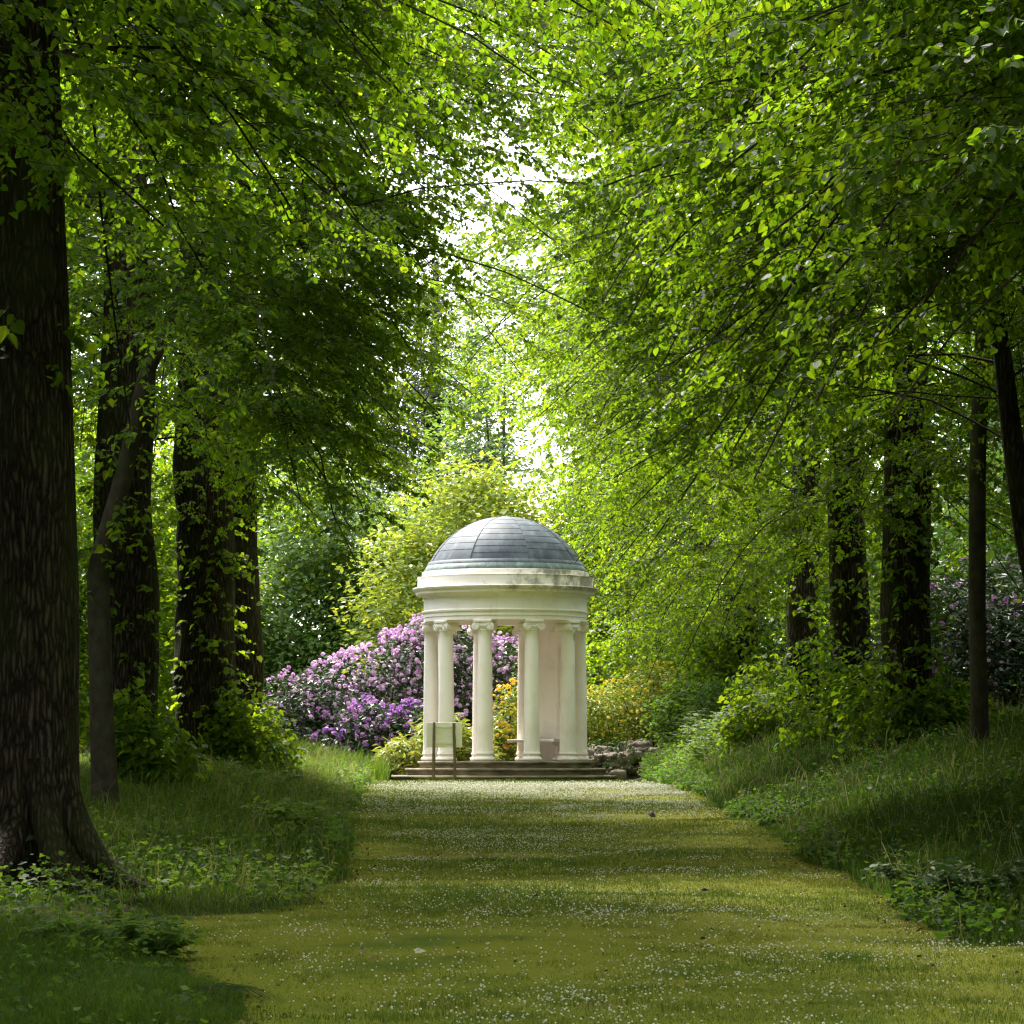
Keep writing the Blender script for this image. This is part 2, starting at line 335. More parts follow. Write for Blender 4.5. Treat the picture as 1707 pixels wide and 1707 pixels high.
def stucco(name, stains):
    m, nt, o = new_mat(name)
    n = tex(nt, "ShaderNodeTexNoise", Scale=2.2, Detail=8.0, Roughness=0.62)
    r = ramp(nt, [(0.3, (0.79, 0.725, 0.67)), (0.5, (0.88, 0.818, 0.79)), (0.7, (0.90, 0.86, 0.845))])
    nt.links.new(n.outputs["Fac"], r.inputs[0]); col = r.outputs[0]
    q = tex(nt, "ShaderNodeTexNoise", scale=(5, 5, 0.6), Scale=1.0, Detail=6.0, Roughness=0.6)
    mr = nt.nodes.new("ShaderNodeMapRange"); mr.inputs[1].default_value = 0.56; mr.inputs[2].default_value = 0.74; mr.inputs[4].default_value = 0.28
    nt.links.new(q.outputs["Fac"], mr.inputs[0])
    mx = nt.nodes.new("ShaderNodeMixRGB"); mx.inputs[2].default_value = (0.50, 0.47, 0.33, 1)
    nt.links.new(mr.outputs[0], mx.inputs[0]); nt.links.new(col, mx.inputs[1]); col = mx.outputs[0]
    if stains:      # algae and soot stains around the weather side of the attic and cornice
        tc = nt.nodes.new("ShaderNodeTexCoord"); sp = nt.nodes.new("ShaderNodeSeparateXYZ")
        nt.links.new(tc.outputs["Object"], sp.inputs[0])
        a = nt.nodes.new("ShaderNodeMapRange"); a.inputs[1].default_value = -1.1; a.inputs[2].default_value = 1.5
        nt.links.new(sp.outputs[0], a.inputs[0])
        b = nt.nodes.new("ShaderNodeMapRange"); b.inputs[1].default_value = 3.84; b.inputs[2].default_value = 4.00
        nt.links.new(sp.outputs[2], b.inputs[0])
        q = tex(nt, "ShaderNodeTexNoise", scale=(3.1, 4.3, 2.6), Scale=1.0, Detail=9.0, Roughness=0.72)
        q2 = tex(nt, "ShaderNodeTexNoise", scale=(1.1, 1.1, 1.1), Scale=1.0, Detail=2.0)
        ad = nt.nodes.new("ShaderNodeMath"); ad.operation = 'MULTIPLY_ADD'
        nt.links.new(a.outputs[0], ad.inputs[0]); ad.inputs[1].default_value = 0.26
        nt.links.new(q.outputs["Fac"], ad.inputs[2])
        ad2 = nt.nodes.new("ShaderNodeMath"); ad2.operation = 'MULTIPLY_ADD'
        nt.links.new(q2.outputs["Fac"], ad2.inputs[0]); ad2.inputs[1].default_value = 0.35; nt.links.new(ad.outputs[0], ad2.inputs[2])
        th = nt.nodes.new("ShaderNodeMapRange"); th.inputs[1].default_value = 0.83; th.inputs[2].default_value = 0.99; th.inputs[4].default_value = 0.7
        nt.links.new(ad2.outputs[0], th.inputs[0])
        mu = nt.nodes.new("ShaderNodeMath"); mu.operation = 'MULTIPLY'
        nt.links.new(th.outputs[0], mu.inputs[0]); nt.links.new(b.outputs[0], mu.inputs[1])
        mx = nt.nodes.new("ShaderNodeMixRGB"); mx.inputs[2].default_value = (0.11, 0.095, 0.035, 1)
        nt.links.new(mu.outputs[0], mx.inputs[0]); nt.links.new(col, mx.inputs[1]); col = mx.outputs[0]
    p = nt.nodes.new("ShaderNodeBsdfPrincipled"); p.inputs["Roughness"].default_value = 0.8; p.inputs["Specular IOR Level"].default_value = 0.25
    nt.links.new(col, p.inputs["Base Color"])
    bn = tex(nt, "ShaderNodeTexNoise", Scale=18.0, Detail=6.0); bp = nt.nodes.new("ShaderNodeBump")
    bp.inputs["Strength"].default_value = 0.25; bp.inputs["Distance"].default_value = 0.008
    nt.links.new(bn.outputs["Fac"], bp.inputs["Height"]); nt.links.new(bp.outputs[0], p.inputs["Normal"])
    nt.links.new(p.outputs[0], o.inputs[0])
    return m
M['stucco'] = stucco('cream_stucco', False)
M['stained'] = stucco('stained_cream_stucco', True)
M['copper'] = surf_mat('dark_patinated_copper', [(0.28, (0.024, 0.031, 0.042)), (0.5, (0.052, 0.068, 0.088)), (0.72, (0.11, 0.135, 0.16))],
                       scale=(3, 3, 0.9), nscale=1.6, detail=8, rough=0.62, spec=0.22, metal=0.0, bump=0.12, bdist=0.01,
                       layers=[((6, 6, 0.7), 1.0, 0.55, 0.75, (0.05, 0.055, 0.065), 0.55)])
M['verdigris'] = surf_mat('verdigris_copper', [(0.3, (0.06, 0.075, 0.078)), (0.55, (0.11, 0.155, 0.145)), (0.75, (0.22, 0.32, 0.28))],
                          scale=(5, 5, 2), nscale=1.8, detail=8, rough=0.6, spec=0.4, metal=0.15)

# ------------------------------------------------------------------ terrain
def lawn_edges(Y):
    Y = np.asarray(Y, float)
    xl = np.interp(Y, [8, 15, 17, 19.4, 21.5, 23.0, 24.0, 24.8, 30, 39.5, 50, 60, 65, 69], [-1.0, -1.2, -1.45, -1.85, -2.35, -2.9, -2.6, -1.75, -1.5, -2.06, -2.4, -2.75, -2.9, -3.2])
    xr = np.interp(Y, [8, 20.6, 21.6, 27, 32, 40, 50, 60, 66, 69], [6.5, 6.5, 2.95, 2.95, 3.0, 3.1, 3.1, 3.05, 2.75, 2.5])
    xl = xl + (noise2(Y, Y * 0, 0.7, 3) - .5) * .35
    xr = xr + (noise2(Y, Y * 0 + 5, 0.7, 4) - .5) * .40 + (noise2(Y, Y * 0 + 7, 2.6, 8) - .5) * .22
    xl = xl + (noise2(Y, Y * 0 + 9, 2.6, 7) - .5) * .22
    return xl, xr

def gz(x, Y):
    x = np.atleast_1d(np.asarray(x, float)); Y = np.atleast_1d(np.asarray(Y, float))
    z = np.where(Y < 64.5, 0.0172 * (Y - 17), 0.0172 * 47.5)
    amp = np.interp(Y, [10, 25, 35, 45, 50, 62, 70, 85, 100], [.25, .45, .65, .85, 1.0, 1.15, 1.35, 1.5, 2.0])
    x0 = np.interp(Y, [50, 62, 68, 80], [2.9, 2.7, 2.25, 2.2])
    z = z + amp * sstep(x0, x0 + 3.6, x) + 0.06 * np.maximum(x - 6, 0) * sstep(20, 50, Y)
    ampl = np.interp(Y, [25, 40, 55, 70, 100], [0.0, .12, .36, .3, 1.2])
    z = z + ampl * sstep(-2.3, -5.0, x)
    dm = 1 - .8 * sstep(55, 63, Y) * sstep(5, 2.5, np.abs(x))
    z = z + dm * ((noise2(x, Y, .35, 1) - .5) * .10 + (noise2(x, Y, 1.3, 2) - .5) * .05)
    return z

def grid_sheet(name, xs, ys, fz, mat, dz=0.0):
    X, Yg = np.meshgrid(xs, ys)
    return X, Yg

def sheet(name, X, Y, Z, mat):
    mb = MB(); ny, nx = X.shape
    V = np.stack([X.ravel(), Y.ravel(), Z.ravel()], 1)
    i = np.arange(ny - 1)[:, None] * nx; j = np.arange(nx - 1)[None]
    mb.add(V, [np.stack([i + j, i + j + 1, i + nx + j + 1, i + nx + j], -1).reshape(-1, 4)])
    o = mb.build(name, mat, smooth=True); o['kind'] = 'structure'
    return o

xs = np.concatenate([np.linspace(-400, -20, 20), np.linspace(-19, 19, 191), np.linspace(20, 400, 20)])
ys = np.concatenate([np.linspace(-60, 8, 12), np.linspace(9, 100, 300), np.linspace(104, 800, 25)])
X, Y = np.meshgrid(xs, ys)
sheet('ground', X, Y, gz(np.clip(X, -40, 40).ravel(), Y.ravel()).reshape(X.shape), M['soil'])
ys = np.linspace(9, 68.6, 400)
xl, xr = lawn_edges(ys)
u = np.linspace(0, 1, 60)
X = xl[:, None] * (1 - u) + xr[:, None] * u; Y = np.repeat(ys[:, None], 60, 1)
sheet('lawn', X, Y, gz(X.ravel(), Y.ravel()).reshape(X.shape) + 0.012 * np.sin(math.pi * np.clip(u * 30, 0, 1) * .5) * np.sin(math.pi * np.clip((1 - u) * 30, 0, 1) * .5) + .004, M['lawn'])

# ------------------------------------------------------------------ blades and leaves near the ground
def blades(mb, x, Y, h, wid, lean, rng, tone):
    n = len(x); z = gz(x, Y)
    p = np.stack([x, Y, z], 1)
    az = rng.uniform(0, 2 * math.pi, n); la = rng.uniform(0, 2 * math.pi, n)
    side = np.stack([np.cos(az), np.sin(az), 0 * az], 1) * (wid / 2)[:, None]
    ld = np.stack([np.cos(la), np.sin(la), 0 * la], 1) * (h * lean)[:, None]
    upv = np.zeros((n, 3)); upv[:, 2] = 1
    m = p + ld * .30 + upv * (h * .6)[:, None]; t = p + ld + upv * (h * (1 - .35 * lean))[:, None]
    V = np.stack([p - side, p + side, m - side * .8, m + side * .8, t], 1).reshape(-1, 3)
    b = np.arange(n)[:, None] * 5
    mb.add(V, [b + np.array([[0, 1, 3, 2]])], 0, tone)
    mb.f.append((b + np.array([[2, 3, 4]]) + mb.n - len(V), 0, np.asarray(tone, np.float32)))

rng = np.random.default_rng(11)
def scatter_lawn(n, y0, y1, rng):
    # even on the ground, thinned with distance
    Yv = y0 + (y1 - y0) * rng.random(n); xl, xr = lawn_edges(Yv)
    return xl + (xr - xl) * rng.random(n), Yv

mb = MB()
for n, y0, y1, hh, ww in ((260000, 15, 26, .026, .0042), (150000, 26, 42, .034, .0065), (90000, 42, 67.4, .042, .010)):
    x, Yv = scatter_lawn(n, y0, y1, rng)
    d = noise2(x, Yv, .55, 21); d2 = noise2(x, Yv, 2.2, 22)
    keep = rng.random(len(x)) < .35 + .9 * d2
    x, Yv, d, d2 = x[keep], Yv[keep], d[keep], d2[keep]
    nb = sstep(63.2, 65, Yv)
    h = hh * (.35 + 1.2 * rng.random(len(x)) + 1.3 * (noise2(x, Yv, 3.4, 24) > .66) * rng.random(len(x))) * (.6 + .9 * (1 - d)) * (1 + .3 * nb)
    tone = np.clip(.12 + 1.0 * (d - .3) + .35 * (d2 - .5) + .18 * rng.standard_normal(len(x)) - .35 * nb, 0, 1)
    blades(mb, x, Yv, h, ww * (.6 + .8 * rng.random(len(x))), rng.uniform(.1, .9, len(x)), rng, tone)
tag(mb.build('lawn_grass', M['turf']), 'short mossy grass of the mown walk', 'grass', kind='stuff')

# white clover heads over the walk
mb = MB()
n = 190000; x, Yv = scatter_lawn(n, 15, 67, rng)
dens = .008 + .50 * sstep(.54, .70, noise2(x, Yv, .9, 31)) * sstep(.38, .72, noise2(x, Yv, 3.6, 32)) + .16 * sstep(.5, .8, noise2(x, Yv, .28, 33))
dens = dens * (.55 + .45 * sstep(-2.2, .5, x)) + .62 * np.exp(-((Yv - 60.5) / 4.0) ** 2) * sstep(.25, .75, noise2(x, Yv, .8, 34)) + .16 * sstep(40, 56, Yv) * (.3 + noise2(x, Yv, .35, 35))
xl, xr = lawn_edges(Yv)
dens = dens * sstep(0, .5, x - xl) * sstep(0, .4, xr - x) * (1 - .93 * sstep(63.6, 64.8, Yv))
keep = rng.random(n) < np.clip(dens, 0, 1)
x, Yv = x[keep], Yv[keep]; n = len(x); z = gz(x, Yv) + rng.uniform(.025, .065, n)
r = rng.uniform(.0044, .0084, n) * (1 + .7 * sstep(35, 62, Yv))
th = np.arange(6) / 6 * 2 * math.pi
ring = np.stack([np.cos(th), np.sin(th), 0 * th], 1)
T = np.concatenate([ring * [1, 1, 1] + [0, 0, -.25], ring * [.62, .62, 1] + [0, 0, .45], [[0, 0, -.8]], [[0, 0, .75]]])
V = np.stack([x, Yv, z], 1)[:, None] + r[:, None, None] * T[None]; tn = np.clip(.45 + .35 * rng.standard_normal(n), 0, 1)
j = np.arange(6); k = (j + 1) % 6
f4 = np.stack([j, k, k + 6, j + 6], 1); f3 = np.concatenate([np.stack([k, j, j * 0 + 12], 1), np.stack([j + 6, k + 6, j * 0 + 13], 1)])
b = np.arange(n)[:, None, None] * 14
mb.add(V, [(b + f4[None]).reshape(-1, 4)], 0, np.repeat(tn, 6)); mb.f.append(((b + f3[None]).reshape(-1, 3) + mb.n - n * 14, 0, np.repeat(tn, 12).astype(np.float32)))
tag(mb.build('clover_flowers', M['white'], smooth=True), 'tiny white clover heads scattered over the mown walk', 'flowers', kind='stuff')

# tall verge grass, both banks
def verge(side, n, rng, seed):
    Yv = (23.0 if side < 0 else 20.8) + 47 * rng.random(n) ** .9
    xl, xr = lawn_edges(Yv)
    off = rng.random(n) ** 1.4 * np.where(Yv > 60, 5.0, 6.5)
    x = xl - off if side < 0 else xr + off
    c = noise2(x, Yv, .9, seed)
    edge = .35 + .65 * sstep(0, .7, off)
    return x, Yv, off, c, edge
mb = MB()
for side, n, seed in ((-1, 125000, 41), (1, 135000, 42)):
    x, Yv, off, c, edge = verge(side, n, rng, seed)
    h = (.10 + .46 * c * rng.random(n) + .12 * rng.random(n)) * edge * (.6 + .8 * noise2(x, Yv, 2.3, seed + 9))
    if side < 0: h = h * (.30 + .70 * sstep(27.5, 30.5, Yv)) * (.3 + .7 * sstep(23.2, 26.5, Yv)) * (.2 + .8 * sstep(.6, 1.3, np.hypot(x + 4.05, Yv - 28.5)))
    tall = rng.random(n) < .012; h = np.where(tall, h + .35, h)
    tone = np.clip(.05 + .55 * noise2(x, Yv, .6, seed + 5) + .25 * rng.standard_normal(n) + (.25 * sstep(30, 38, Yv) if side < 0 else -.32 * (1 - sstep(54, 63, Yv))), 0, .93); tone = np.where(tall | (rng.random(n) < .03), .98, tone)  # shade painted into the right verge tone, a lit stretch into the left
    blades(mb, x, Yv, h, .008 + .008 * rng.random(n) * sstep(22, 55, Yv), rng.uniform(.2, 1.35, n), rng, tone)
# near clump that cuts the corner of the lawn
n = 48000; Yv = rng.uniform(14, 23.0, n); xl, xr = lawn_edges(Yv); off = rng.random(n) ** 1.3 * 2.6; x = xl - off
keep = rng.random(n) > sstep(21.6, 23.0, Yv); x, Yv, off = x[keep], Yv[keep], off[keep]; n = len(x)
c = noise2(x, Yv, 1.2, 43)
blades(mb, x, Yv, (.08 + .34 * c * rng.random(n)) * (.4 + .6 * sstep(0, .7, off)), .004 + .004 * rng.random(n), rng.uniform(.2, 1.0, n), rng, np.clip(.1 + .5 * c + .2 * rng.standard_normal(n), 0, 1))
# meadow grass left of the temple steps
n = 14000; Yv = rng.uniform(66, 75, n); x = rng.uniform(-7.5, -2.6, n); c = noise2(x, Yv, .9, 44)
blades(mb, x, Yv, (.2 + .55 * rng.random(n)) * (.5 + .7 * c), .010 + .006 * rng.random(n), rng.uniform(.1, .6, n), rng, np.clip(.45 + .3 * rng.standard_normal(n), 0, .96))
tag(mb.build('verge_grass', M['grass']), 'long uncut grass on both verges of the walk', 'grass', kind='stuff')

# dead leaves and twigs gathered along the edges of the walk
mb = MB(); n = 5200; Yv = rng.uniform(15.5, 66, n); xl, xr = lawn_edges(Yv); pick = rng.random(n)
x = np.where(pick < .36, xl + np.abs(rng.normal(0, .16, n)) - .08, np.where(pick < .80, xr - np.abs(rng.normal(0, .26, n)) + .1, xl + (xr - xl) * rng.random(n)))
p = np.stack([x, Yv, gz(x, Yv) + .012 + .02 * rng.random(n)], 1)
leaves(mb, p, rng.standard_normal((n, 3)) * [1, 1, .25], np.array([0, 0, 1.0]) + .4 * rng.standard_normal((n, 3)), rng.uniform(.018, .048, n), rng.random(n), SMALL, SMALL_F)
M['litter'] = leaf_mat('dead_leaf', [(0, (0.035, 0.022, 0.012)), (.6, (0.10, 0.060, 0.028)), (1, (0.22, 0.15, 0.07))], [(0, (0.04, .02, .01)), (1, (.15, .08, .03))], .15, .8, .15)
tag(mb.build('leaf_litter', M['litter']), 'brown dead leaves strewn along the edges of the walk', 'leaves', kind='stuff')

# low herbs among the verge grass
def herbs(mb, x, Yv, rng, size, nl, hmax, tone0):
    n = len(x); z = gz(x, Yv); base = np.stack([x, Yv, z], 1)
    hh = hmax * (.35 + .65 * rng.random(n))
    for k in range(nl):
        az = rng.uniform(0, 2 * math.pi, n); t = rng.random(n) ** .7
        outw = np.stack([np.cos(az), np.sin(az), 0 * az], 1)
        p = base + outw * (.03 + .10 * rng.random(n))[:, None]; p[:, 2] += hh * t
        ax = outw + np.array([0, 0, 1]) * rng.uniform(-.5, .5, n)[:, None]
        nr = np.array([0, 0, 1.0]) + .55 * rng.standard_normal((n, 3))
        leaves(mb, p, ax, nr, size * (.6 + .8 * rng.random(n)) * (1.1 - .4 * t), np.clip(tone0 + .25 * rng.standard_normal(n), 0, 1), SMALL if k % 2 else LIME, SMALL_F if k % 2 else LIME_F)
mb = MB()
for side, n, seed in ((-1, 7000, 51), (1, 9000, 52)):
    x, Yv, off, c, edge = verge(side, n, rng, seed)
    keep = noise2(x, Yv, 1.1, seed) > .52; herbs(mb, x[keep], Yv[keep], rng, .068, 9, .36, .42 if side < 0 else .16)  # right-hand herbs get a darker leaf colour to stand in for shade
# the leafy bank right of the temple
n = 2600; Yv = rng.uniform(63, 76, n); x = 2.75 + rng.random(n) * 4.2; keep = (x > 3.0) | (Yv > 67.5); herbs(mb, x[keep], Yv[keep], rng, .085, 12, .55, .55)
n = 260; Yv = rng.uniform(15, 22, n); xl, xr = lawn_edges(Yv); x = xl - .25 - rng.random(n) * 2.2; herbs(mb, x, Yv, rng, .06, 8, .25, .4)
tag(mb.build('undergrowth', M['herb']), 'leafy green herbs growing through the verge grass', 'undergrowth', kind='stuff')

# ------------------------------------------------------------------ trees
def ptpx(px, py, Y):
    return np.array([(px - 853.5) / F * Y, Y, EYE + (1265 - py) / F * Y])

VL = ([3.2, 3.7, 5.4, 6.7, 8.2, 9.2, 10.5, 30.0], [-2.8, -2.5, -1.35, -1.15, -0.4, 0.3, 1.0, 1.0])
VR = ([3.0, 3.6, 5.0, 6.5, 8.0, 9.2, 10.5, 30.0], [2.3, 1.9, 1.4, .8, -.15, -.5, -.9, -.9])
def in_void(p):
    """the clear tunnel of the avenue and the clean space under the crowns"""
    x, Y, z = p[:, 0], p[:, 1], p[:, 2]
    wob = (vnoise(p * .55, 77) - .5)
    lo = np.interp(z, *VL) + wob * .9; hi = np.interp(z, *VR) + wob * 1.1
    tunnel = (x > lo) & (x < hi)
    far = Y > 78
    ax = np.abs(x)
    zmin = np.interp(ax, [0, 1.7, 2.2, 3.2, 4.8, 7, 12], [3.1, 3.1, 3.5, 4.1, 5.3, 5.3, 4.2]) + wob * 1.6
    zmin = np.where((x < -2) & (Y > 33) & (Y < 60), zmin - .5, zmin)
    zmin = np.where((x > 2) & (Y > 44), zmin - .9, zmin); zmin = np.where((x > 0) & (Y > 60), zmin - .4, zmin)
    zmin = np.where((Y > 45) & (Y < 60) & (x > 0), zmin - .3, zmin)
    return tunnel | (z < zmin)

def sprays(mb, P, D, L, rng, lsz, step, tone0, twigs=None, droop=.35):
    """leafy twigs: P start points, D directions, L lengths"""
    n = len(P)
    if n == 0: return
    k = max(3, int(np.mean(L) / step))
    t = (np.arange(k) + .6) / k
    tt = t[None] + rng.uniform(-.3, .3, (n, k)) / k
    pts = P[:, None] + D[:, None] * (L[:, None] * tt)[..., None]
    dr = droop * L[:, None] * tt ** 2
    pts[..., 2] -= dr
    tan = D[:, None] + np.array([0, 0, -1.0]) * (2 * droop * tt)[..., None]
    tan = up_n(tan)
    h = np.cross(tan, np.array([0, 0, 1.0])); h = up_n(h + 1e-4)
    sg = np.where((np.arange(k) % 2)[None, :] == 0, 1.0, -1.0) * np.ones((n, 1))
    N = n * k
    ax = .55 * tan + .75 * sg[..., None] * h + np.array([0, 0, -.45]) + .32 * rng.standard_normal((n, k, 3))
    nr = np.array([0, 0, 1.0]) + .35 * sg[..., None] * h * rng.uniform(-1, 1, (n, k, 1)) + .48 * rng.standard_normal((n, k, 3))
    tw = np.clip(tone0 + .12 * rng.standard_normal((n, 1)) + .20 * rng.standard_normal((n, k)), 0, 1)
    sz = lsz * np.clip(1 + .36 * rng.standard_normal((n, k)), .45, 1.6)
    pts = pts + ax * .012
    leaves(mb, pts.reshape(-1, 3), ax.reshape(-1, 3), nr.reshape(-1, 3), sz.ravel(), tw.ravel(), *((ROUND, ROUND_F) if P[:, 1].mean() < 42 else (LIME, LIME_F)))
    if twigs is not None:
        q = np.stack([P, P + D * (L * .5)[:, None] - np.array([0, 0, 1]) * (droop * L * .25)[:, None], P + D * L[:, None] - np.array([0, 0, 1]) * (droop * L)[:, None]], 1)
        s = up_n(np.cross(D, [0, 0, 1.0]) + 1e-4); w_ = np.array([.0045, .0035, .0015])
        u2 = np.array([0, 0, 1.0])
        V = np.stack([q + s[:, None] * w_[None, :, None], q - s[:, None] * w_[None, :, None] * .5 + u2 * w_[None, :, None] * .87, q - s[:, None] * w_[None, :, None] * .5 - u2 * w_[None, :, None] * .87], 2).reshape(-1, 3)
        b = np.arange(n)[:, None, None] * 9
        f = np.array([[a * 3 + c, a * 3 + (c + 1) % 3, a * 3 + 3 + (c + 1) % 3, a * 3 + 3 + c] for a in range(2) for c in range(3)])
        twigs.add(V, [(b + f[None]).reshape(-1, 4)], 1)

def trunk_mesh(path, rad, rng, sides=40, rings=90, burr=.10, flare=.5, lobes=5, flare_h=.45, ridge=.012):
    path = np.asarray(path, float); rad = np.asarray(rad, float)
    s = np.linspace(0, 1, rings) ** 1.25; si = np.linspace(0, 1, len(path))
    C = np.stack([np.interp(s, si, path[:, i]) for i in range(3)], 1)
    for _ in range(3): C[1:-1] = (C[:-2] + 2 * C[1:-1] + C[2:]) / 4
    R = np.interp(s, si, rad)
    th = np.arange(sides) / sides * 2 * math.pi
    hgt = C[:, 2] - C[0, 2]
    dirs = np.stack([np.cos(th), np.sin(th), 0 * th], 1)
    P = C[:, None] + dirs[None] * R[:, None, None]
    seed = int(rng.integers(1000))
    flat = P.reshape(-1, 3)
    nz = (vnoise(flat * [1.6, 1.6, .8], seed) - .5) * 1.2 + (vnoise(flat * [4, 4, 2.2], seed + 1) - .5) * .6
    fur = (vnoise(flat * [19, 19, 1.1], seed + 2) - .5)
    ph = rng.uniform(0, 6.28)
    lob = 1 + flare * np.exp(-np.maximum(hgt, 0) / flare_h)[:, None] * (.55 + .45 * np.cos(lobes * th + ph)[None] + .3 * np.cos(3 * th + 1)[None])
    RR = R[:, None] * (lob + burr * nz.reshape(rings, sides)) + ridge * fur.reshape(rings, sides)
    P = C[:, None] + dirs[None] * RR[..., None]
    mb = MB()
    i = np.arange(rings - 1)[:, None] * sides; j = np.arange(sides)[None]; k = (j + 1) % sides
    mb.add(P, [np.stack([i + j, i + k, i + sides + k, i + sides + j], -1).reshape(-1, 4)])
    return mb, C, R

def bez(p, d, L, a, b, n=9):
    """rising then drooping branch"""
    t = np.linspace(0, 1, n)
    q = p[None] + d[None] * (L * t)[:, None]
    q[:, 2] += L * (a * t - b * t * t)
    return q

def linden(label, x, Y, dia, seed, rc=4.8, nb=58, zlo=5.6, lsz=.056, tone=.5, fine=True, lean=0.0, path=None, twig_on=True,
           burr=.10, flare=.5, top=18.0, group='lime trees lining the walk', near=False, dark_side=False, trunk_mat='bark', nbig=4, name='linden_tree', dens=1.0, coarse=3000, zspan=None, aims=()):
    rng = np.random.default_rng(seed)
    z0 = float(gz(x, Y)[0])
    root = empty(name, (x, Y, z0), label, 'tree', group)
    zvis = EYE + 1265 / F * Y
    if path is None:
        hs = np.array([-.15, .6, 2, 4, 7, 10, 13.5])
        path = np.stack([x + lean * hs / 10 + rng.normal(0, .05, 7) * (hs > 1), Y + rng.normal(0, .05, 7), z0 + hs], 1)
        rad = dia / 2 * np.array([1.08, 1.0, .98, .95, .82, .58, .22])
    else:
        path = np.asarray(path, float); rad = dia / 2 * np.linspace(1.0, .3, len(path))
    mbt, C, R = trunk_mesh(path, rad, rng, sides=44 if Y < 62 else 28, rings=110 if Y < 62 else 60, burr=burr, flare=flare, ridge=.012 if dia > .5 else .003)
    if near:
        for (az, ln, hh, rr) in ((-.55, 1.25, 1.0, .17), (-1.25, 1.0, 1.15, .16), (-2.0, 1.1, .8, .15), (.3, 1.2, .7, .14), (2.6, 1.0, .8, .14), (-2.9, 1.0, .8, .15)):
            t = np.linspace(0, 1, 12); ro = dia * .36 + ln * t ** 1.5; zz = hh * (1 - t) ** 2.1 - .04 - .10 * t ** 3
            q = np.stack([x + ro * np.cos(az + .25 * t), Y + ro * np.sin(az + .25 * t), z0 + zz + .03 * np.sin(9 * t + az)], 1)
            tube(mbt, q, rr * (1 - .72 * t), 14)
    mbt.build('trunk', M[trunk_mat], root, smooth=True, loc=(x, Y, z0))
    crown = MB(); limbs = []
    ztop_fine = min(zvis + 1.2, 15.0)
    if zspan: ztop_fine = zspan
    P, D, Ls, FR = [], [], [], []
    made = 0; tries = 0
    ai = 0
    while made < nb + len(aims) and tries < nb * 5 + len(aims):
        tries += 1
        aimed = ai < len(aims)
        h = zlo + (ztop_fine - zlo) * rng.random() ** .9
        c = np.array([np.interp(h, C[:, 2], C[:, i]) for i in range(3)]); c[2] = h
        az = rng.uniform(0, 2 * math.pi) if rng.random() < .6 else (0 if x < 0 else math.pi) + rng.normal(0, .75)
        d = np.array([math.cos(az), math.sin(az), 0])
        L = rc * rng.uniform(.65, 1.12) * (1 - .25 * max(0, (h - 11) / 6)) * (1.18 if d[0] * x < 0 else 1.0)
        a, b = rng.uniform(.15, .65), rng.uniform(.25, 1.05)
        if aimed:
            h, e = aims[ai]; ai += 1; e = np.asarray(e, float)
            c = np.array([np.interp(h, C[:, 2], C[:, i]) for i in range(3)]); c[2] = h
            t9 = np.linspace(0, 1, 9)[:, None]; q = c * (1 - t9) + e * t9; L = float(np.linalg.norm(e - c))
            q[:, 2] += .16 * L * np.sin(math.pi * t9[:, 0]); d = up_n((e - c) * [1, 1, 0])
        for _ in range(0 if aimed else 9):
            q = bez(c, d, L, a, b)
            if not in_void(q[-1:])[0]: break
            L *= .88; b *= .93
        else:
            if not aimed: continue
        if not aimed and in_void(q[4:6]).any() and rng.random() < .7: continue
        made += 1
        r0 = (.004 + .0036 * L) * rng.uniform(.6, 1.2) * min(1, dia / .5)
        q[1:] += np.cumsum(rng.normal(0, .045, (len(q) - 1, 3)), 0) * [1, 1, .8]
        lm = (q, np.linspace(r0, .008, len(q)))
        (limbs if made <= nbig + 6 else None) is not None and limbs.append(lm)
        if made > nbig + 6: tube(crown, q, lm[1], 5, mat=1)
        # secondary branches
        ns = int(10 * dens)
        for t in np.linspace(.28, .97, ns):
            sgn = 1 if rng.random() < .5 else -1
            p = np.array([np.interp(t, np.linspace(0, 1, len(q)), q[:, i]) for i in range(3)])
            ang = sgn * math.radians(rng.uniform(28, 68))
            dd = np.array([d[0] * math.cos(ang) - d[1] * math.sin(ang), d[0] * math.sin(ang) + d[1] * math.cos(ang), 0])
            sl = L * .42 * (1.15 - .7 * t) * rng.uniform(.6, 1.2) + .25
            q2 = bez(p, dd, sl, rng.uniform(-.05, .35), rng.uniform(.2, .75), 6); q2[1:] += np.cumsum(rng.normal(0, .03, (5, 3)), 0)
            if not aimed and in_void(q2[-1:])[0]:
                sl *= .5; q2 = bez(p, dd, sl, .1, .3, 6)
                if in_void(q2[-1:])[0]: continue
            tube(crown, q2, np.linspace(r0 * .28 * (1.2 - t) + .003, .002, 6), 4, mat=1)
            nt_ = max(3, int(sl / .10))
            for tt in (np.arange(nt_) + rng.random()) / nt_:
                if tt < .12: continue
                pp = np.array([np.interp(tt, np.linspace(0, 1, 6), q2[:, i]) for i in range(3)])
                s2 = 1 if rng.random() < .5 else -1; an = s2 * math.radians(rng.uniform(20, 70)) if tt < .93 else 0
                d3 = np.array([dd[0] * math.cos(an) - dd[1] * math.sin(an), dd[0] * math.sin(an) + dd[1] * math.cos(an), rng.uniform(-.35, .2)])
                FR.append(aimed); P.append(pp); D.append(d3); Ls.append(rng.uniform(.28, .62) * (1.1 - .4 * tt))
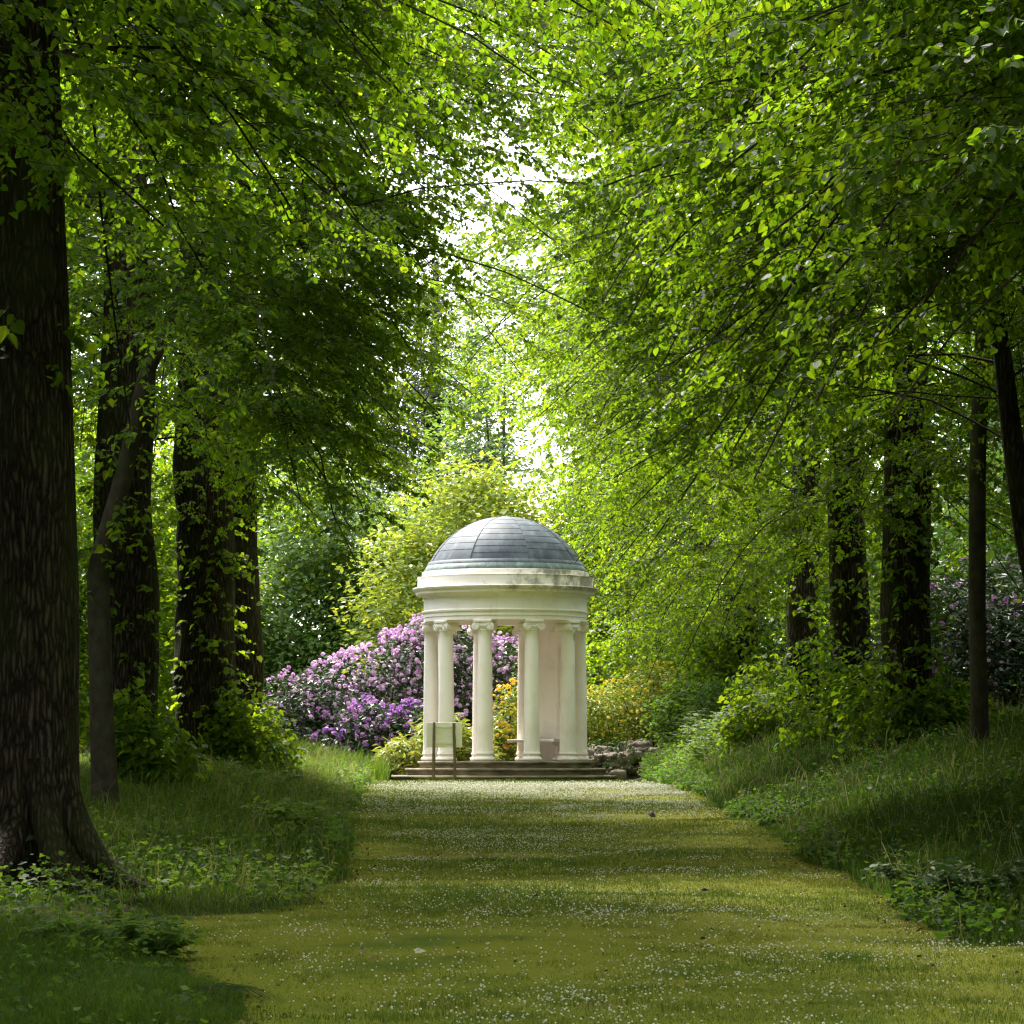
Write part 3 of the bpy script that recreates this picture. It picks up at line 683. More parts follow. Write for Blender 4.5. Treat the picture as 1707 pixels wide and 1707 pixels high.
    if P:
        P = np.array(P); D = up_n(np.array(D)); Ls = np.array(Ls)
        tip = P + D * Ls[:, None]
        FR = np.array(FR); keep = ~in_void(tip) | FR
        thin = (np.abs(tip[:, 0] + .75) < 1.5) & (tip[:, 2] > 7.2) & (rng.random(len(P)) < .34)
        keep &= ~thin
        keep &= tip[:, 2] < ztop_fine + 1.5
        # twigs that would hang across the temple are cut back, as along a tended walk
        keep &= ~((tip[:, 1] < 70) & (np.abs(tip[:, 0] / tip[:, 1] + .14 / 70) < 1.95 / 70) & ((tip[:, 2] - EYE) / tip[:, 1] < 5.5 / 70))
        sprays(crown, P[keep], D[keep], Ls[keep], rng, lsz, lsz * .70, tone, crown if twig_on else None)
    # upper crown above the picture: larger leaf clumps
    if coarse:
        if Y < 46 and coarse == 3000: coarse = 14000 if x > 0 else 6500
        elif coarse == 3000: coarse = 2600 if Y < 55 else 1300
        n = coarse; zc0 = ztop_fine - .6; zc1 = top
        v = up_n(rng.standard_normal((n, 3))); rr = rng.random(n) ** .45
        p = np.array([x, Y, 0]) + v * rr[:, None] * [rc * 1.02, rc * 1.02, 1]
        p[:, 2] = zc0 + (zc1 - zc0) * rng.random(n) ** 1.1
        shr = np.sqrt(np.clip(1 - ((p[:, 2] - zc0) / (zc1 - zc0 + .01)) ** 2, .05, 1))
        p[:, 0] = x + (p[:, 0] - x) * shr; p[:, 1] = Y + (p[:, 1] - Y) * shr
        k_ = ~in_void(p) & ((np.abs(p[:, 0] + .3) > 1.6) | (Y < 10) | (p[:, 2] > 99))
        p = p[k_]; n = len(p)
        leaves(crown, p, rng.standard_normal((n, 3)) * [1, 1, .5], np.array([0, 0, 1.0]) + .5 * rng.standard_normal((n, 3)), .34 * (.6 + .8 * rng.random(n)), np.clip(tone + .2 * rng.standard_normal(n), 0, 1), SMALL, SMALL_F)
    crown.build('crown', [M['lime'], M['twig']], root, loc=(x, Y, z0))
    for q, r in limbs:
        m2 = MB(); tube(m2, q, r, 8); m2.build('branch', M['bark'], root, smooth=True, loc=(x, Y, z0))
    return root, C, R

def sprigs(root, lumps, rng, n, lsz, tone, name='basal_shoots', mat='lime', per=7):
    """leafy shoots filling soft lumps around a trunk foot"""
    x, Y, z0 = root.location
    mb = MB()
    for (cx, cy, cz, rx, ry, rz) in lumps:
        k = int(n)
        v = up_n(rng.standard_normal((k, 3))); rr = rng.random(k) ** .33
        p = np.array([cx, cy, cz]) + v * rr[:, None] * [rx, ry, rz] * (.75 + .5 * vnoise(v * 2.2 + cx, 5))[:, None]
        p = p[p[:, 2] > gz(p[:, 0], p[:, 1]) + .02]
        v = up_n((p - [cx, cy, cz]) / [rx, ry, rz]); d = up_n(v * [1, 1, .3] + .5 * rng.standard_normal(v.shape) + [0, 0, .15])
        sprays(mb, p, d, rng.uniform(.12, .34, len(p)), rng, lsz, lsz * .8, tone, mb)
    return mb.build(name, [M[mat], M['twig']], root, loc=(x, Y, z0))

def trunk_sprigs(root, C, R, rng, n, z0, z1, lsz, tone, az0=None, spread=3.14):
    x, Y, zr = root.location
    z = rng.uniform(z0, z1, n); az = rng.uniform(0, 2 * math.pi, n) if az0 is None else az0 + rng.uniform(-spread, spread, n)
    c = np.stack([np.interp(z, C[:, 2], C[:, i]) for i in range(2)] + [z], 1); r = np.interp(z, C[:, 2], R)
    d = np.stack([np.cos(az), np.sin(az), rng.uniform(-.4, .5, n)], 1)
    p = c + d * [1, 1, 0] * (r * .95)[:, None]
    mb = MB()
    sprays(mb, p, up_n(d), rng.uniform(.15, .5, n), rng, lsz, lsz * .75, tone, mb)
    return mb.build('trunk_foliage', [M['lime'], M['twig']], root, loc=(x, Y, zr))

rg = np.random.default_rng(5)
# left row
T1, C1, R1 = linden('massive furrowed lime trunk filling the left edge with spreading root flare', -4.05, 28.5, .73, 101, rc=4.7, nb=56, zlo=7.2, lsz=.055, tone=.36, burr=.07, flare=1.1, lean=-.12, near=True,
                     aims=[(7.6, ptpx(480, 420, 31)), (8.2, ptpx(600, 300, 32)), (7.4, ptpx(330, 460, 29)), (8.0, ptpx(700, 170, 33))])
sap, Cs, Rs = linden('slim smooth young lime pressed close behind the massive left trunk', -4.9, 40.4, .33, 102, rc=4.4, nb=60, zlo=5.2, tone=.42, burr=.11, flare=.5,
                 path=[ptpx(178, 1410, 40.4), ptpx(170, 1200, 40.4), ptpx(163, 950, 40.4), ptpx(205, 800, 40.4), ptpx(245, 620, 40.4), ptpx(300, 500, 40.4), ptpx(330, 250, 40.4), ptpx(330, 60, 40.4)],
                 trunk_mat='smooth_bark', group=None, top=13.5,
                 aims=[(6.9, ptpx(560, 925, 39)), (7.3, ptpx(520, 850, 38)), (7.6, ptpx(630, 740, 40)), (7.9, ptpx(450, 770, 41)), (8.4, ptpx(680, 610, 41)), (8.6, ptpx(720, 430, 40)), (7.2, ptpx(560, 720, 38)), (9, ptpx(800, 230, 42)), (6.6, ptpx(540, 880, 40))])
T2, C2, R2 = linden('dark lime trunk with leafy shrub-like shoots at its foot behind the slim tree', -5.5, 48, .90, 103, rc=5.0, nb=62, zlo=5.6, tone=.5, burr=.12, flare=.3,
                     aims=[(8.5, ptpx(720, 700, 47)), (9.5, ptpx(800, 330, 48)), (10.5, ptpx(860, 190, 49)), (10.5, ptpx(760, 90, 50)), (8, ptpx(640, 600, 46))])
T3, C3, R3 = linden('burred thick lime trunk clothed in bright sprigs, nearest to the purple rhododendron', -5.2, 57, 1.08, 104, rc=4.4, nb=42, zlo=6.0, coarse=500, tone=.58, burr=.22, flare=.2)
T4, C4, R4 = linden('lime trunk half hidden directly behind the burred left trunk', -4.78, 59.3, .62, 105, rc=2.4, nb=14, zlo=6.0, tone=.6, top=10.5, coarse=300)
# right row
U1, D1, S1 = linden('thin leaning dark lime trunk at the right edge of the walk', 6.35, 39, .36, 111, rc=5.2, nb=70, zlo=4.9, tone=.32, burr=.05, flare=.3,
                path=[[6.45, 39, .95], [6.4, 39, 2.0], ptpx(1712, 900, 39), ptpx(1690, 750, 39), ptpx(1672, 600, 39), ptpx(1655, 480, 39), ptpx(1670, 250, 39), [5.9, 39, 12]])
U2, D2, S2 = linden('broad dark lime trunk on the right bank beside the pale slim trunk', 5.9, 50, .74, 112, rc=5.1, nb=62, zlo=5.2, tone=.40, burr=.10, flare=.25,
                     aims=[(7, ptpx(1500, 720, 46)), (7.4, ptpx(1420, 660, 47)), (6.8, ptpx(1560, 770, 46.5)), (7, ptpx(1340, 760, 48)), (8, ptpx(1600, 620, 46)), (6.6, ptpx(1450, 790, 47))])
U3, D3, S3 = linden('middle one of three dark lime trunks on the right bank', 5.75, 57, .68, 113, rc=5.1, nb=54, zlo=5.4, tone=.5, burr=.12, flare=.2,
                     aims=[(10, ptpx(800, 600, 58)), (11, ptpx(860, 420, 58)), (11.5, ptpx(880, 240, 57)), (9.5, ptpx(900, 700, 58))])
U4, D4, S4 = linden('dark lime trunk with yellow lit shoots at its foot, left of three on right bank', 5.55, 64, .60, 114, rc=5.0, nb=62, zlo=4.9, tone=.55, burr=.12, flare=.2)
U5, D5, S5 = linden('lime trunk veiled in hanging leaves behind the leafy bank', 5.2, 76, .85, 115, rc=4.9, nb=66, zlo=4.6, tone=.58, lsz=.068, burr=.15,
                     aims=[(6.8, ptpx(1010, 1080, 72)), (7, ptpx(1090, 1080, 71)), (8, ptpx(1000, 960, 73)), (9, ptpx(960, 850, 74)), (6.5, ptpx(1160, 1060, 72))])
U6, D6, S6 = linden('last slender lime trunk of the right row beyond the yellow azaleas', 5.05, 88, .55, 116, rc=5.0, nb=58, zlo=4.2, tone=.6, lsz=.088, twig_on=False)
# trees whose trunks stand outside the picture, their branches hang into it
N1, _, _ = linden('lime tree whose low branches hang in front of the massive left trunk', -5.0, 21.5, .7, 121, rc=4.0, nb=9, zlo=5.6, tone=.34, top=17, zspan=7.2)
N2, _, _ = linden('lime tree whose shaded boughs hang into the upper right corner', 5.6, 22.5, .7, 122, rc=4.3, nb=40, zlo=5.0, tone=.34, top=17, zspan=7.4)
N3, _, _ = linden('lime tree outside the right edge whose large leaves overhang the walk', 5.9, 30.5, .7, 123, rc=5.0, nb=64, zlo=5.2, tone=.33, top=17.5,
                   aims=[(7.5, ptpx(1230, 380, 31)), (7.8, ptpx(1180, 250, 30)), (7, ptpx(1400, 560, 30)), (8, ptpx(1350, 120, 30))])
for sx, sy, sd in ((-5.2, 12.5, 124), (5.4, 13.5, 125), (-5.0, 4, 126), (5.2, 4.5, 127)):  # unseen lime trees, added for the shade of their coarse crowns
    linden('unseen lime tree added near the viewpoint to shade the near lawn', sx, sy, .7, sd, rc=6.2, nb=0, tone=.4, coarse=12000, zspan=6.6, top=17)

# shoots round the trunks
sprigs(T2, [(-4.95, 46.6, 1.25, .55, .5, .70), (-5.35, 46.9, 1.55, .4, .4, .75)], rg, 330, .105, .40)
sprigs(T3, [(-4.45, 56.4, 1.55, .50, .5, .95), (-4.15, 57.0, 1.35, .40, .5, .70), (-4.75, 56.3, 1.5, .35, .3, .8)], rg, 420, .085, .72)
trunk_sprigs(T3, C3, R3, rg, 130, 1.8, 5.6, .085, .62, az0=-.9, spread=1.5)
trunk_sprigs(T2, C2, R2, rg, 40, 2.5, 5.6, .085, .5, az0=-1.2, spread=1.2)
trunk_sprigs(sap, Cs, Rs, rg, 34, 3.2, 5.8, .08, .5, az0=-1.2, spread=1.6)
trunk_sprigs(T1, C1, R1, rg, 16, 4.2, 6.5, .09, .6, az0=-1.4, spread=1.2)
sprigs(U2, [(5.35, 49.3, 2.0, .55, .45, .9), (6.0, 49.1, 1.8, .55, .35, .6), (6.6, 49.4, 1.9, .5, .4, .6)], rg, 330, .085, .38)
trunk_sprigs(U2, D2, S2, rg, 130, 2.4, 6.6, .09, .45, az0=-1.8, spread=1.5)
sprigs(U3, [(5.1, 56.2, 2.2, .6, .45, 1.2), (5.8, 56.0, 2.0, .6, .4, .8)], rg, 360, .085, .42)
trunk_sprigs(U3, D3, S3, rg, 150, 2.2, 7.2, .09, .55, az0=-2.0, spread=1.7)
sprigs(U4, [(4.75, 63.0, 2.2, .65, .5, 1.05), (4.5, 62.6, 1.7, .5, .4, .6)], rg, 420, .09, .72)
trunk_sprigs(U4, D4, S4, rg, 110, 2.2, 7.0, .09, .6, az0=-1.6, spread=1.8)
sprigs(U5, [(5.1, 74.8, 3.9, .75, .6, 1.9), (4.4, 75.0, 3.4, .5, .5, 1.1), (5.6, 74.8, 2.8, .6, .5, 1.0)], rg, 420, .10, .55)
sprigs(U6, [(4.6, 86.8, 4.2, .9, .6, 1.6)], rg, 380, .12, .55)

# pale slim trunk on the right bank
birch, _, _ = linden('pale slim grey trunk standing alone on the right bank', 6.26, 45, .235, 131, rc=3.2, nb=28, zlo=5.6, tone=.42, burr=.02, flare=.25, trunk_mat='smooth_bark', group=None, top=13, coarse=1200)

# ------------------------------------------------------------------ background trees and shrubs
def lump_points(lumps, n, rng, shell=.45, low=-.9, lump_seed=0):
    vol = np.array([l[3] * l[4] * l[5] for l in lumps]) ** .67; vol = vol / vol.sum()
    idx = rng.choice(len(lumps), n, p=vol); L = np.array(lumps)[idx]
    v = up_n(rng.standard_normal((n, 3))); v[:, 2] = np.where(v[:, 2] < low, -v[:, 2], v[:, 2])
    rr = 1 - shell * rng.random(n) ** 1.5
    bump = .80 + .42 * vnoise(v * 2.6 + L[:, :3] * 3.1, 9)
    p = L[:, :3] + v * L[:, 3:] * (rr * bump)[:, None]
    return p, v

def clump_foliage(mb, lumps, nclump, per, lsz, rng, tone, csize=.35, tpl=SMALL, tf=SMALL_F, flat=.45, shell=.5, upw=.9, low=-.9, mat=0):
    p, v = lump_points(lumps, nclump, rng, shell, low)
    gzp = gz(p[:, 0], p[:, 1]); keep = p[:, 2] > gzp; p, v = p[keep], v[keep]; n = len(p)
    ct = np.clip(tone + .16 * rng.standard_normal(n), 0, 1)
    off = rng.standard_normal((n, per, 3)) * [csize, csize, csize * flat]
    off[..., 2] -= .5 * (off[..., 0] ** 2 + off[..., 1] ** 2) / csize * .5
    q = p[:, None] + off
    nr = np.array([0, 0, upw]) + .5 * v[:, None] + .42 * rng.standard_normal((n, per, 3))
    ax = v[:, None] * [1, 1, .2] + .9 * rng.standard_normal((n, per, 3)) * [1, 1, .4] + np.array([0, 0, -.25])
    t = np.clip(ct[:, None] + .15 * rng.standard_normal((n, per)), 0, 1)
    leaves(mb, q.reshape(-1, 3), ax.reshape(-1, 3), nr.reshape(-1, 3), lsz * np.clip(1 + .3 * rng.standard_normal(n * per), .4, 1.7), t.ravel(), tpl, tf, mat)

def bg_tree(name, label, x, Y, trunk_r, trunk_h, lumps, nclump, per, lsz, mat, seed, tone=.5, csize=.35, tpl=SMALL, flat=.45, group=None, cat='tree', limbs=6):
    rng = np.random.default_rng(seed); z0 = float(gz(x, Y)[0])
    root = empty(name, (x, Y, z0), label, cat, group)
    mb = MB(); hs = np.linspace(-.1, trunk_h, 8)
    tube(mb, np.stack([x + rng.normal(0, .06, 8), Y + rng.normal(0, .06, 8), z0 + hs], 1), trunk_r * np.linspace(1.1, .25, 8), 12)
    for k in range(limbs):
        l = lumps[k % len(lumps)]; h0 = trunk_h * rng.uniform(.3, .8)
        tgt = np.array(l[:3]) + rng.normal(0, .3, 3)
        s = np.array([x, Y, z0 + h0]); t = np.linspace(0, 1, 6)[:, None]
        q = s * (1 - t) + tgt * t; q[:, 2] += .4 * np.sin(math.pi * t[:, 0])
        tube(mb, q, trunk_r * .4 * np.linspace(1, .25, 6), 6)
    mb.build('trunk', M['twig'], root, smooth=True, loc=(x, Y, z0))
    mb = MB(); clump_foliage(mb, lumps, nclump, per, lsz, rng, tone, csize, tpl, SMALL_F, flat)
    mb.build('crown', M[mat], root, loc=(x, Y, z0))
    return root

bg_tree('maple_tree', 'bright yellow green maple rising just behind the dome', -1.4, 86, .18, 6, [(-2.6, 86, 5.2, 1.7, 1.6, 2.2), (-1.2, 86.5, 6.8, 1.8, 1.6, 2.2), (.4, 86, 5.6, 1.6, 1.5, 2.2), (-.5, 87, 7.4, 1.3, 1.3, 1.4), (-1.5, 85, 3.6, 2.6, 1.5, 1.6)], 1500, 16, .155, 'maple', 201, .62, .30)
bg_tree('maple_tree', 'yellow green maple half hidden right of the dome', 1.8, 90, .16, 5.5, [(1.6, 90, 5.0, 1.5, 1.4, 2.3), (2.6, 90.5, 6.2, 1.5, 1.4, 2.2), (2.4, 89, 3.4, 2.0, 1.4, 1.8)], 900, 16, .155, 'maple', 202, .5, .30)
bg_tree('broadleaf_tree', 'mid green tree standing behind the purple rhododendron', -5.0, 92, .25, 8, [(-5.6, 92, 5.0, 2.2, 2.0, 2.6), (-3.6, 92.5, 5.6, 2.0, 2.0, 2.4), (-5.0, 92, 7.6, 2.0, 1.8, 2.2), (-7.3, 91, 4.2, 1.8, 1.6, 2.2), (-4.4, 90.5, 3.4, 2.4, 1.4, 1.8), (-2.7, 91, 4.2, 1.5, 1.4, 1.8)], 2100, 16, .165, 'broad', 203, .85, .34)
bg_tree('broadleaf_tree', 'dark green tree seen between the burred left trunk and mid green tree', -8.2, 96, .25, 10, [(-8.6, 96, 6, 2.4, 2, 3.4), (-7.4, 97, 9, 2.2, 2, 2.6), (-9.8, 95, 4.5, 2, 2, 3)], 1500, 16, .18, 'broad', 204, .62, .36)
bg_tree('cedar_tree', 'grey green cedar towering in the gap above the dome', -2.6, 112, .4, 17, [(-2.8, 112, 8.0, 3.0, 2.6, .9), (-3.6, 112, 10.0, 2.9, 2.6, .9), (-1.7, 112, 9.2, 2.2, 2.2, .8), (-2.4, 112, 11.6, 2.6, 2.4, .9), (-3.4, 112.5, 13.2, 2.2, 2.2, .9), (-1.9, 112, 13.6, 1.8, 2, .8), (-2.6, 112, 15.2, 1.7, 1.7, 1.0), (-4.6, 112, 12, 1.6, 1.6, .8), (-4.8, 112, 8.6, 1.8, 1.6, .9), (-1.2, 111, 11.2, 1.2, 1.4, .6), (-2.7, 112, 16.8, 1.0, 1.0, 1.0), (-3.4, 112, 6.4, 3, 2.4, 1.2)], 5200, 16, .17, 'cedar', 205, .5, .30, NEEDLE, .35, limbs=12)
bg_tree('cedar_tree', 'darker cedar standing left behind the towering cedar', -6.2, 120, .4, 18, [(-6.5, 120, 8 + 1.5 * k, 3.0 - .25 * k, 2.6 - .2 * k, 1.0) for k in range(7)], 1700, 14, .19, 'cedar', 206, .3, .34, NEEDLE, .35, limbs=8)
bg_tree('broadleaf_tree', 'sunlit yellow green tree seen between the left trunks', -8.2, 72, .2, 7, [(-8.2, 72, 4.2, 1.3, 1.3, 2.4), (-7.2, 73, 6.2, 1.5, 1.4, 2.2), (-9.4, 72, 6.6, 1.6, 1.4, 2.4), (-7.0, 73.5, 3.2, 1.0, 1.0, 1.6), (-9.4, 71.5, 3.0, 1.2, 1.0, 1.8)], 2800, 14, .12, 'lime', 207, .72, .28)
bg_tree('broadleaf_tree', 'tall green tree closing the view behind the sunlit yellow green one', -10.2, 88, .25, 12, [(-10.4 + .5 * (k % 2), 88, 3.2 + 1.6 * k, 2.2, 1.8, 1.9) for k in range(8)] + [(-7.6, 89, 11.5, 1.8, 1.6, 2.0), (-13, 88, 7, 2, 1.8, 3)], 2600, 14, .17, 'broad', 247, .55, .36)
bg_tree('broadleaf_tree', 'bushy green tree crowding behind the veiled right trunk', 8.2, 94, .25, 9, [(7.6, 94, 5, 2.4, 2, 3.0), (9.6, 94, 7, 2.4, 2, 3.0), (5.8, 95, 4.4, 2.0, 1.8, 2.4), (7.6, 95, 8.6, 2.4, 2, 2.4)], 1700, 15, .17, 'broad', 208, .5, .36)
bg_tree('broadleaf_tree', 'round green tree behind the yellow azaleas', 3.6, 98, .22, 6, [(3.4, 98, 4.4, 2.2, 1.8, 2.4), (4.8, 98, 5.6, 2, 1.8, 2.2), (1.6, 97, 3.4, 1.8, 1.5, 1.6)], 1100, 15, .17, 'broad', 209, .6, .34)
bg_tree('broadleaf_tree', 'fresh green tree filling the gap directly above the dome', -.3, 104, .20, 7, [(-.8, 104, 5.5, 2.4, 2, 2.6), (1.0, 104, 6.0, 2.2, 2, 2.4), (-1.6, 105, 8.0, 1.9, 1.8, 1.9), (-1.2, 105, 10.6, 1.7, 1.7, 2.0), (-.9, 105.5, 13.2, 1.4, 1.4, 1.8), (-.3, 105, 15.6, 1.2, 1.2, 1.6), (2.6, 106, 13.6, 1.7, 1.6, 2.0), (2.0, 106, 16.4, 1.7, 1.6, 2.0), (3.2, 105, 6.6, 2.2, 2, 2.4), (4.8, 105, 8.6, 2.2, 2, 2.6), (3.6, 106, 10.5, 1.7, 1.7, 1.8)], 2600, 15, .17, 'broad', 221, .85, .34)
# dark woodland on both flanks; nearest high-crowned ones are unseen, added for top shade
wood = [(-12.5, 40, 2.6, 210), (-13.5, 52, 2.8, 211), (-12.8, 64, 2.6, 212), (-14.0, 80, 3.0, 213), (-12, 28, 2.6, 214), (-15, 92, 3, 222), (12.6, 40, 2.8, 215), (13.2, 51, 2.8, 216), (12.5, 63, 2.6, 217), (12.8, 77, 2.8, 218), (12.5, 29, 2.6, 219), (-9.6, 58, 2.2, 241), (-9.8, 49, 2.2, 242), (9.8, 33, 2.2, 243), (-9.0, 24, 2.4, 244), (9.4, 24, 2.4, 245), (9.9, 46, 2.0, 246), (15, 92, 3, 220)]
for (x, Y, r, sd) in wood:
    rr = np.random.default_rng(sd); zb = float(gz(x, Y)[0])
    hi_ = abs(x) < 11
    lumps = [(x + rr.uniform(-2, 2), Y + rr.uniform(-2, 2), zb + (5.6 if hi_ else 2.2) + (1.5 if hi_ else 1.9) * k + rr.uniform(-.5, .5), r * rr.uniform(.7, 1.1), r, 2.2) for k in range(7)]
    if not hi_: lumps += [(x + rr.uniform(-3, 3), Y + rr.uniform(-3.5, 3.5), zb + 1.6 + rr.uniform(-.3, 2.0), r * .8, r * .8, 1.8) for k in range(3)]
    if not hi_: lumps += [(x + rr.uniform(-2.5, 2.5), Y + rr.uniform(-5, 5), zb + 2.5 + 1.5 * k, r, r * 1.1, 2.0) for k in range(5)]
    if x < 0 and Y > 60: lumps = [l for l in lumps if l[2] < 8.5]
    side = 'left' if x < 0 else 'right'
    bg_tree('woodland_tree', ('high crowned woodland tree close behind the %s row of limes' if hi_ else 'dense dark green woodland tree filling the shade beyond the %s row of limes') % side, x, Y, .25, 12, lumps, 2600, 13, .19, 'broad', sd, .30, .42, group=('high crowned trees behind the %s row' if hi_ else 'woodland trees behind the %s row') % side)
for k, (x, Y, h) in enumerate(((-20, 118, 9), (-13, 122, 10), (6.5, 122, 7.0), (13, 118, 10), (20, 120, 11), (1.0, 126, 6.0))):
    lumps = [(x + dx, Y, 1 + h * f, 3.6, 2.5, h * .28) for dx, f in ((-2, .3), (2, .32), (0, .62), (-1.4, .8), (1.6, .55))]
    bg_tree('distant_tree', ['far broad tree at the left end of the clearing', 'far tree beside the darker cedar', 'far low tree in the gap right of the dome', 'far tree behind the veiled right trunk', 'far tree at the right end of the clearing', 'low far tree directly behind the maple'][k], x, Y, .3, h * .7, lumps, 1000, 14, .24, 'broad', 230 + k, .5, .5)

# leaf mass added on both flanks and behind the viewpoint to block side light
rw = np.random.default_rng(91); mb = MB(); n = 130000
side = rw.choice([-1, 1, 0, 2], n, p=[.40, .40, .12, .08])
px_ = np.where(side == 0, rw.uniform(-18, 18, n), np.where(side == 2, rw.uniform(-34, 34, n), side * rw.uniform(16.5, 25, n)))
py_ = np.where(side == 0, rw.uniform(-18, -9, n), np.where(side == 2, rw.uniform(128, 138, n), rw.uniform(-14, 128, n)))
pz_ = np.where(side == 2, 9.0, np.where((side == -1) & (py_ > 60), 11.0, 20.0)) * rw.random(n) ** .9 * (.75 + .5 * noise2(px_, py_, .25, 92))
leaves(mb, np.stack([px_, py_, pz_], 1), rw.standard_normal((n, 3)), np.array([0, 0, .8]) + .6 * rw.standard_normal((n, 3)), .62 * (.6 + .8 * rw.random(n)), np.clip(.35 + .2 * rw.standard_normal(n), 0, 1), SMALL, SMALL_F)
tag(mb.build('woodland', M['broad']), 'dense green leaf mass added along the far sides of the avenue to block light', 'woodland', kind='stuff')

def shrub(name, label, lumps, nleaf, per, lsz, mat, petals, seed, tone=.45, group=None, leaf_tpl=LONG, truss=.075, npet=13, cat='shrub', csize=.13, psz=.055):
    rng = np.random.default_rng(seed); c = np.array(lumps[0][:3]); z0 = float(gz(c[0], c[1])[0])
    root = empty(name, (c[0], c[1], z0), label, cat, group); loc = (c[0], c[1], z0)
    mb = MB()
    for l in lumps:
        for k in range(5):
            b = np.array([l[0] + rng.normal(0, .15), l[1] + rng.normal(0, .15), float(gz(l[0], l[1])[0]) - .05])
            e = np.array(l[:3]) + up_n(rng.standard_normal(3) + [0, 0, 1]) * np.array(l[3:]) * .8
            t = np.linspace(0, 1, 6)[:, None]; q = b * (1 - t) + e * t; q[1:5] += rng.normal(0, .06, (4, 3))
            tube(mb, q, np.linspace(.03, .008, 6), 5)
    mb.build('stem', M['twig'], root, loc=loc)
    mb = MB(); clump_foliage(mb, lumps, nleaf, per, lsz, rng, tone, csize, leaf_tpl, SMALL_F, .6, shell=.55, upw=.7)
    mb.build('foliage', M[mat], root, loc=loc)
    for (pm, nt_, tn, zlo, zhi) in petals:
        p, v = lump_points(lumps, nt_, rng, .10)
        zr = (p[:, 2] - z0)
        cl = vnoise(p * 1.7, seed) + .25 * rng.random(len(p))
        keep = (zr > zlo) & (zr < zhi) & (v[:, 2] > -.5) & (cl > .36); p, v = p[keep] + v[keep] * .06, v[keep]; n = len(p)
        if n == 0: continue
        d = up_n(rng.standard_normal((n, npet, 3)) + 1.0 * up_n(v + [0, 0, .5])[:, None])
        q = p[:, None] + d * truss * .55
        ax = up_n(np.cross(d, rng.standard_normal((n, npet, 3)))); nr = d + .3 * rng.standard_normal((n, npet, 3))
        ts_ = rng.uniform(.55, 1.25, (n, 1)); q = p[:, None] + (q - p[:, None]) * ts_[..., None]; pz_ = np.repeat(psz * ts_.ravel(), npet)
        tt = np.clip(tn + .22 * rng.standard_normal((n, 1)) + .2 * rng.standard_normal((n, npet)), 0, 1)
        m2 = MB()
        leaves(m2, q.reshape(-1, 3) - ax.reshape(-1, 3) * pz_[:, None] * .5, ax.reshape(-1, 3), nr.reshape(-1, 3), pz_ * rng.uniform(.8, 1.3, n * npet), tt.ravel(), SMALL * [1.3, 1, 1], SMALL_F)
        tag(m2.build('blossom', M[pm], root, loc=loc), kind='stuff')
    return root

shrub('rhododendron', 'large pale lilac rhododendron reaching behind the left temple columns',
      [(-2.6, 78, 2.7, 1.25, 1.2, 1.55), (-3.9, 77.5, 2.3, 1.2, 1.2, 1.5), (-1.3, 78.5, 3.0, 1.25, 1.2, 1.6), (-.2, 78.5, 2.5, 1.1, 1.1, 1.7), (-2.0, 78.3, 3.6, .8, .8, .95), (-1.6, 77.7, 1.7, 1.2, .9, 1.1)], 2400, 9, .15, 'rhodo', [('lilac', 3000, .72, 0, 9), ('violet', 140, .6, 0, 1.6)], 301, truss=.085, psz=.065)
shrub('rhododendron', 'sparser greyish lilac rhododendron at the left end of the blossom bank',
      [(-5.0, 76.8, 2.0, .95, .9, 1.25), (-4.5, 76.4, 1.4, .9, .8, .9), (-5.5, 77, 1.5, .7, .8, .9)], 1100, 9, .15, 'rhodo', [('lilac', 520, .5, 0, 9)], 302, tone=.6)
shrub('rhododendron', 'deep violet rhododendron low in front of the pale lilac one',
      [(-3.1, 75.6, 1.65, .9, .7, .95), (-2.2, 75.4, 1.6, .8, .7, 1.0), (-3.9, 75.9, 1.3, .7, .6, .7)], 1200, 9, .14, 'rhodo', [('violet', 480, .5, 0, 9), ('lilac', 260, .4, 0, 9)], 303, truss=.085, psz=.065)
shrub('rhododendron', 'shaded mauve rhododendron behind the pale slim trunk on the right',
      [(7.8, 60, 3.0, 1.5, 1.2, 1.5), (9.0, 60, 2.8, 1.4, 1.2, 1.4), (8.6, 61, 3.9, 1.2, 1, 1.1), (7.4, 59.3, 2.2, 1.0, .8, .9)], 1900, 9, .15, 'rhodo', [('lilac', 330, .4, 0, 9)], 304)
shrub('leafy_shrub', 'low shrub with yellow green leaf rosettes beside the temple steps',
      [(-2.25, 72.6, 1.25, .65, .45, .55), (-1.5, 73.2, 1.6, .6, .45, .75), (-2.7, 72.8, 1.0, .45, .4, .35), (-.9, 73.4, 1.4, .5, .4, .6)], 620, 9, .17, 'newleaf', [], 305, tone=.55, csize=.11)
shrub('azalea', 'golden azalea with red lower flowers seen through the temple',
      [(.05, 75.2, 2.0, .62, .5, .95), (-.25, 75, 1.4, .5, .5, .6), (.35, 75, 1.5, .5, .5, .7)], 700, 9, .075, 'azalea', [('yellow', 360, .5, .5, 9), ('orange', 150, .4, 0, .9)], 306, tone=.35, leaf_tpl=SMALL, truss=.07, psz=.05)
shrub('azalea', 'wide yellow azalea right of the temple above the stone wall',
      [(2.3, 75.6, 2.1, .85, .7, .95), (3.2, 76.2, 2.5, .9, .8, .95), (1.7, 75.5, 2.0, .5, .5, .9), (3.9, 76.4, 2.5, .7, .7, .8)], 1500, 10, .075, 'azalea', [('yellow', 560, .7, .7, 9), ('orange', 26, .4, 0, 1.1)], 307, tone=.6, leaf_tpl=SMALL, truss=.055, psz=.040)
